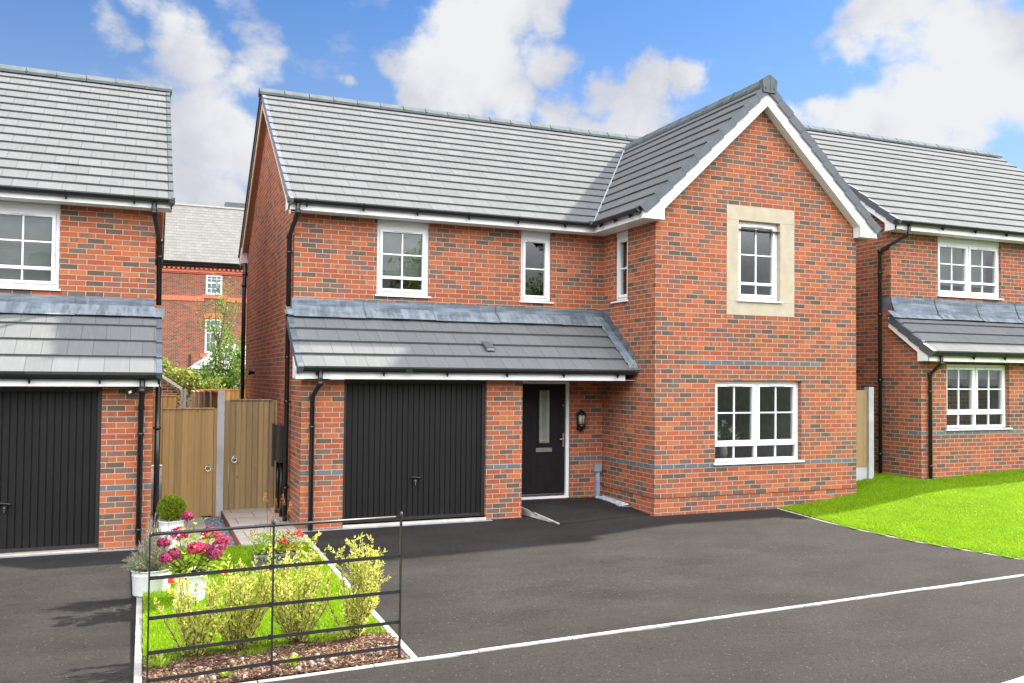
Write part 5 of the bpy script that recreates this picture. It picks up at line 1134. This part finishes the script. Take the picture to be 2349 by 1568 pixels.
for (x, y, z) in [(-6.13, -1.50, .02-.40), (-6.02, -1.42, -.02), (-5.96, -1.5, -.22), (-5.83, -1.44, -.06), (-5.75, -1.5, -.14), (-6.18, -1.52, -.44), (-5.90, -1.38, -.12)]:
    mb.tube([(-5.98, -1.48, -.68), (x*.5-5.98*.5, y, z-.20), (x, y, z-.09)], .0025, 4, caps=False); n = 90; t = RNG.uniform(0, 1, n); rr = (1-t)*.026; a = RNG.uniform(0, 2*PI, n)
    A.append(leaves(np.stack([x+np.cos(a)*rr, y+np.sin(a)*rr, z-.10+t*.13], 1), np.stack([np.cos(a), np.sin(a), np.full(n, .8)], 1), .014, .008))
part(mb, 'stem', STEM, T); [leafobj('flower_plume', PETO, [a_], T) for a_ in A]
T = thing('begonia_plant', (-5.76, -1.48, -.70), 'bronze leaved plant with bright red flowers in the far end of the crate', 'plant')
n = 420; P = np.stack([RNG.normal(-5.77, .075, n), RNG.normal(-1.49, .06, n), -.71+RNG.uniform(0, .24, n)], 1); D = RNG.normal(size=(n, 3)); D[:, 2] = np.abs(D[:, 2])*.7; leafobj('foliage', LEAFR, [leaves(P[:230], D[:230], RNG.uniform(.02, .045, 230), .022, .15)], T); leafobj('foliage', LEAFL, [leaves(P[230:], D[230:], RNG.uniform(.02, .04, 190), .02, .15)], T)
A = []
for (x, y, z) in [(-5.70, -1.58, -.47), (-5.66, -1.60, -.45), (-5.86, -1.60, -.56), (-5.83, -1.60, -.53), (-5.62, -1.52, -.50)]: n = 16; a = RNG.uniform(0, 2*PI, n); A.append(leaves(np.tile((x, y, z), (n, 1))+RNG.normal(0, .008, (n, 3)), np.stack([np.cos(a), np.sin(a), RNG.uniform(-.4, .8, n)], 1), .030, .026, .2))
[leafobj('flower', PETR, [a_], T) for a_ in A]

# ================================================================== TREES
def tree(name, x, y, z0, H, lean, crown, mat, label, cat, seed, leafL=.05, nleaf=9, trunk_r=.05, spread=.45, levels=3, first=.3):
    T = thing(name, (x, y, z0), label, cat); r = np.random.default_rng(seed); mb = MB(); P, D = [], []
    def branch(p, d, L, rad, lv):
        pts = [p]; q = p; dd = d
        for k in range(4): dd = unit(dd+r.normal(0, .10, 3)+np.array([0, 0, .05])); q = q+dd*L/4; pts.append(q)
        mb.tube(pts, [rad*(1-.6*k/4) for k in range(5)], 6 if lv == 0 else 4, caps=False)
        if lv >= levels-1 or lv > 0:
            m = nleaf if lv >= levels-1 else nleaf//2
            for j in range(m*2):
                t = r.uniform(.2, 1.1); k = min(3, int(t*4)); c = pts[k]+(pts[k+1]-pts[k])*min(1.3, (t*4-k)); P.append(c+r.normal(0, leafL*1.1, 3)); D.append(r.normal(0, 1, 3)+np.array([0, 0, -.2]))
        if lv < levels-1:
            nb = 7 if lv == 0 else 5
            for j in range(nb):
                t = first+(1-first)*(j+r.uniform(0, .8))/nb if lv == 0 else r.uniform(.25, 1.); k = min(3, int(t*4)); c = pts[k]+(pts[k+1]-pts[k])*(t*4-k); a = r.uniform(0, 2*PI)
                branch(c, unit(np.array([math.cos(a)*spread, math.sin(a)*spread, .75 if lv == 0 else .45])+dd*.25), L*r.uniform(.35, .62)*(1.15-.45*t if lv == 0 else 1), rad*.42, lv+1)
    for (dx, dy, hh) in crown: branch(np.array([x, y, z0], float), unit(np.array([dx, dy, 1.])), hh, trunk_r, 0)
    part(mb, 'trunk', TRUNK, T); P = np.array(P); D = np.array(D); leafobj('crown', mat, [leaves(P, D, leafL*RNG.uniform(.6, 1.2, len(P)), leafL*.6)], T); return T
tree('young_tree', -5.03, 16, -1.1, 3.9, 0, [(-.07, 0, 3.7), (.12, .1, 2.7), (-.02, .1, 2.9), (-.22, .05, 2.2)], LEAFT, 'slender young tree with small green leaves above the back fence', 'tree', 4, .075, 30, .045, .42, 3, .16)
T = thing('yellow_green_bush', (-6.9, 15.2, -1.), 'bush with yellow-green leaves behind the small brick gable', 'bush'); r = RNG
n = 2600; t = r.uniform(0, 1, n); X = -7.6+t*2.3; top = 1.95-.95*(t**1.1)+.08*np.sin(X*9); P = np.stack([X+r.normal(0, .06, n), 14.9+r.uniform(0, .8, n), top-r.exponential(.30, n)+.05*r.normal(0, 1, n)], 1); D = r.normal(size=(n, 3)); D[:, 2] += .6
leafobj('foliage', LEAFY, [leaves(P, D, r.uniform(.07, .15, n), .07)], T); mb = MB()
for k in range(14): x = -7.4+k*.15; mb.tube([(x, 15.2, -1.), (x+random.uniform(-.1, .1), 15.2, .2), (x+random.uniform(-.2, .2), 15.1, 1.65-.9*(k/14))], .012, 5, caps=False)
part(mb, 'stem', STEM, T)
T = thing('green_hedge_bush', (-5., 15.2, -1.), 'dense green bush at the foot of the young tree behind the fence', 'bush')
n = 4200; X = r.uniform(-6.0, -3.6, n); top = 1.30+.16*np.sin(X*5)+.10*np.sin(X*13); P = np.stack([X, 15.2+r.uniform(0, .9, n), top-r.exponential(.28, n)], 1); D = r.normal(size=(n, 3)); D[:, 2] += .4
leafobj('foliage', LEAFT, [leaves(P, D, r.uniform(.05, .10, n), .055)], T); mb = MB()
for k in range(12): x = -5.9+k*.2; mb.tube([(x, 15.4, -1.), (x, 15.5, .2), (x+random.uniform(-.2, .2), 15.5, 1.1)], .012, 5, caps=False)
part(mb, 'stem', STEM, T)

for tx_, th_ in ((4.6, 7.2), (11.5, 8.4)):
    tree('roadside_tree', tx_, -24., -1.2, th_, 0, [(0, 0, th_), (.2, .1, th_*.75), (-.2, -.1, th_*.7)], LEAFT, 'leafy tree across the road, %s of the two, reflected in the upper windows' % ('shorter' if tx_ < 8 else 'taller'), 'tree', int(tx_), .22, 22, .14, .55, 3, .2)

# ================================================================== CAMERA, SUN, SKY
R3 = Matrix(CAMROT)
cam = bpy.data.cameras.new('camera'); co = bpy.data.objects.new('camera', cam); COL.objects.link(co); S.camera = co
cam.sensor_width = 36; cam.lens = CAMF*36/2520; cam.shift_x = -(CAMPP[0]-1260)/2520; cam.shift_y = (CAMPP[1]-841)/2520; cam.clip_end = 2000; cam.clip_start = .05
rot = Matrix(((R3[0][0], -R3[1][0], -R3[2][0]), (R3[0][1], -R3[1][1], -R3[2][1]), (R3[0][2], -R3[1][2], -R3[2][2])))
co.matrix_world = Matrix.Translation(CAMLOC) @ rot.to_4x4()
SUN = Vector((1.26, .20, 1.0)).normalized(); el = math.asin(SUN.z); az = math.atan2(SUN.x, SUN.y)
sl = bpy.data.lights.new('sun', 'SUN'); sl.energy = 3.8; sl.angle = math.radians(1.2); sl.color = (1., .93, .82); so = bpy.data.objects.new('sun', sl); COL.objects.link(so)
so.rotation_euler = SUN.to_track_quat('Z', 'Y').to_euler()
W = bpy.data.worlds.new('World'); S.world = W; W.use_nodes = True; W.node_tree.nodes.clear(); t = NT(W.node_tree)
sky = t.n('ShaderNodeTexSky'); sky.sky_type = 'NISHITA'; sky.sun_disc = False; sky.sun_elevation = el; sky.sun_rotation = az; sky.air_density = 1.0; sky.dust_density = .6; sky.ozone_density = 1.6; sky.altitude = 60
tc = t.n('ShaderNodeTexCoord'); Dv = t.n('ShaderNodeVectorMath', {'operation': 'NORMALIZE'}, _0=tc.outputs['Generated']).outputs[0]
sp = t.n('ShaderNodeSeparateXYZ', _0=Dv)
def pdir(u, v):
    x, y = (u-CAMPP[0])/CAMF, (v-CAMPP[1])/CAMF; d = Vector((x*R3[0][k]+y*R3[1][k]+R3[2][k] for k in range(3))); return d.normalized()
warp = t.n('ShaderNodeTexNoise', {'noise_dimensions': '3D'}, Vector=Dv, Scale=7., Detail=6., Roughness=.62)
dw = t.n('ShaderNodeVectorMath', {'operation': 'MULTIPLY_ADD'}, _0=warp.outputs[1], _1=(.10, .10, .10), _2=Dv).outputs[0]
dw = t.n('ShaderNodeVectorMath', {'operation': 'SUBTRACT'}, _0=dw, _1=(.05, .05, .05)).outputs[0]
acc = None
for (u, v, rr, wgt) in CLOUDS:
    d = t.n('ShaderNodeVectorMath', {'operation': 'DISTANCE'}, _0=dw, _1=tuple(pdir(u, v))).outputs[1]
    k = t.sstep(d, rr/CAMF*.3, rr/CAMF*1.9, wgt, 0.); acc = k if acc is None else t.m('MAXIMUM', acc, k)
fb = t.n('ShaderNodeTexNoise', {'noise_dimensions': '3D'}, Vector=t.n('ShaderNodeMapping', Vector=Dv, Scale=(1., 1., 1.6)), Scale=13., Detail=10., Roughness=.60).outputs[0]
# unseen cloud cover added outside the view to fill-light the shaded facades
cone = t.n('ShaderNodeVectorMath', {'operation': 'DISTANCE'}, _0=Dv, _1=tuple(pdir(1260, 500))).outputs[1]
fill_clouds = t.m('MULTIPLY', t.sstep(t.noise(Dv, 2.1, 5., .55), .34, .50), t.sstep(cone, .72, 1.0))
dens = t.m('ADD', t.m('MAXIMUM', acc, fill_clouds), t.m('MULTIPLY', t.m('SUBTRACT', fb, .5), 1.9))
alpha = t.sstep(dens, .12, .78)
shade = t.noise(t.n('ShaderNodeMapping', Vector=Dv, Location=(.02, 0, -.03)), 6., 6., .55)
ccol = t.mix(t.sstep(t.m('ADD', shade, t.m('MULTIPLY', dens, .10)), .44, .66), CL_DARK, CL_LITE)
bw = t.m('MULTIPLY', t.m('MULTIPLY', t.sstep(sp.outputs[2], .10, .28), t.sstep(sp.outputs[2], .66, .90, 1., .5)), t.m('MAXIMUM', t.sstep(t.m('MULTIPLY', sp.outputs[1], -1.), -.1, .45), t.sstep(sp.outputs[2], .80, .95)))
fill_boost = t.m('ADD', 1., t.m('MULTIPLY', bw, FILL_BOOST-1.))  # overhead and behind-camera clouds brightened as added fill light, not real cloud brightness
ccol = t.mix(1., ccol, t.xyz(fill_boost, fill_boost, fill_boost), 'MULTIPLY')
skc = t.mix(1., sky.outputs[0], SKYTINT, 'MULTIPLY')
hz = t.sstep(sp.outputs[2], .02, .44, .62, 0.)
skc = t.mix(hz, skc, CL_DARK)
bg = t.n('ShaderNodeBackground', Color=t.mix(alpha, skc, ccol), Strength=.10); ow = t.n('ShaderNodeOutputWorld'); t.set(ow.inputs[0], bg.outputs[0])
W.cycles.sampling_method = 'MANUAL'; W.cycles.sample_map_resolution = 512
vs = S.view_settings; S.display_settings.display_device = 'sRGB'; vs.view_transform = 'Standard'; vs.look = 'None'; vs.exposure = EXPO; vs.gamma = 1; vs.use_curve_mapping = False
S.render.engine = 'CYCLES'; S.cycles.max_bounces = 7; S.cycles.diffuse_bounces = 4; S.cycles.glossy_bounces = 3; S.cycles.transparent_max_bounces = 8; S.cycles.transmission_bounces = 2
S.cycles.use_denoising = True; S.cycles.sample_clamp_indirect = 4.
for o in S.objects:
    if '_w' in o: del o['_w']
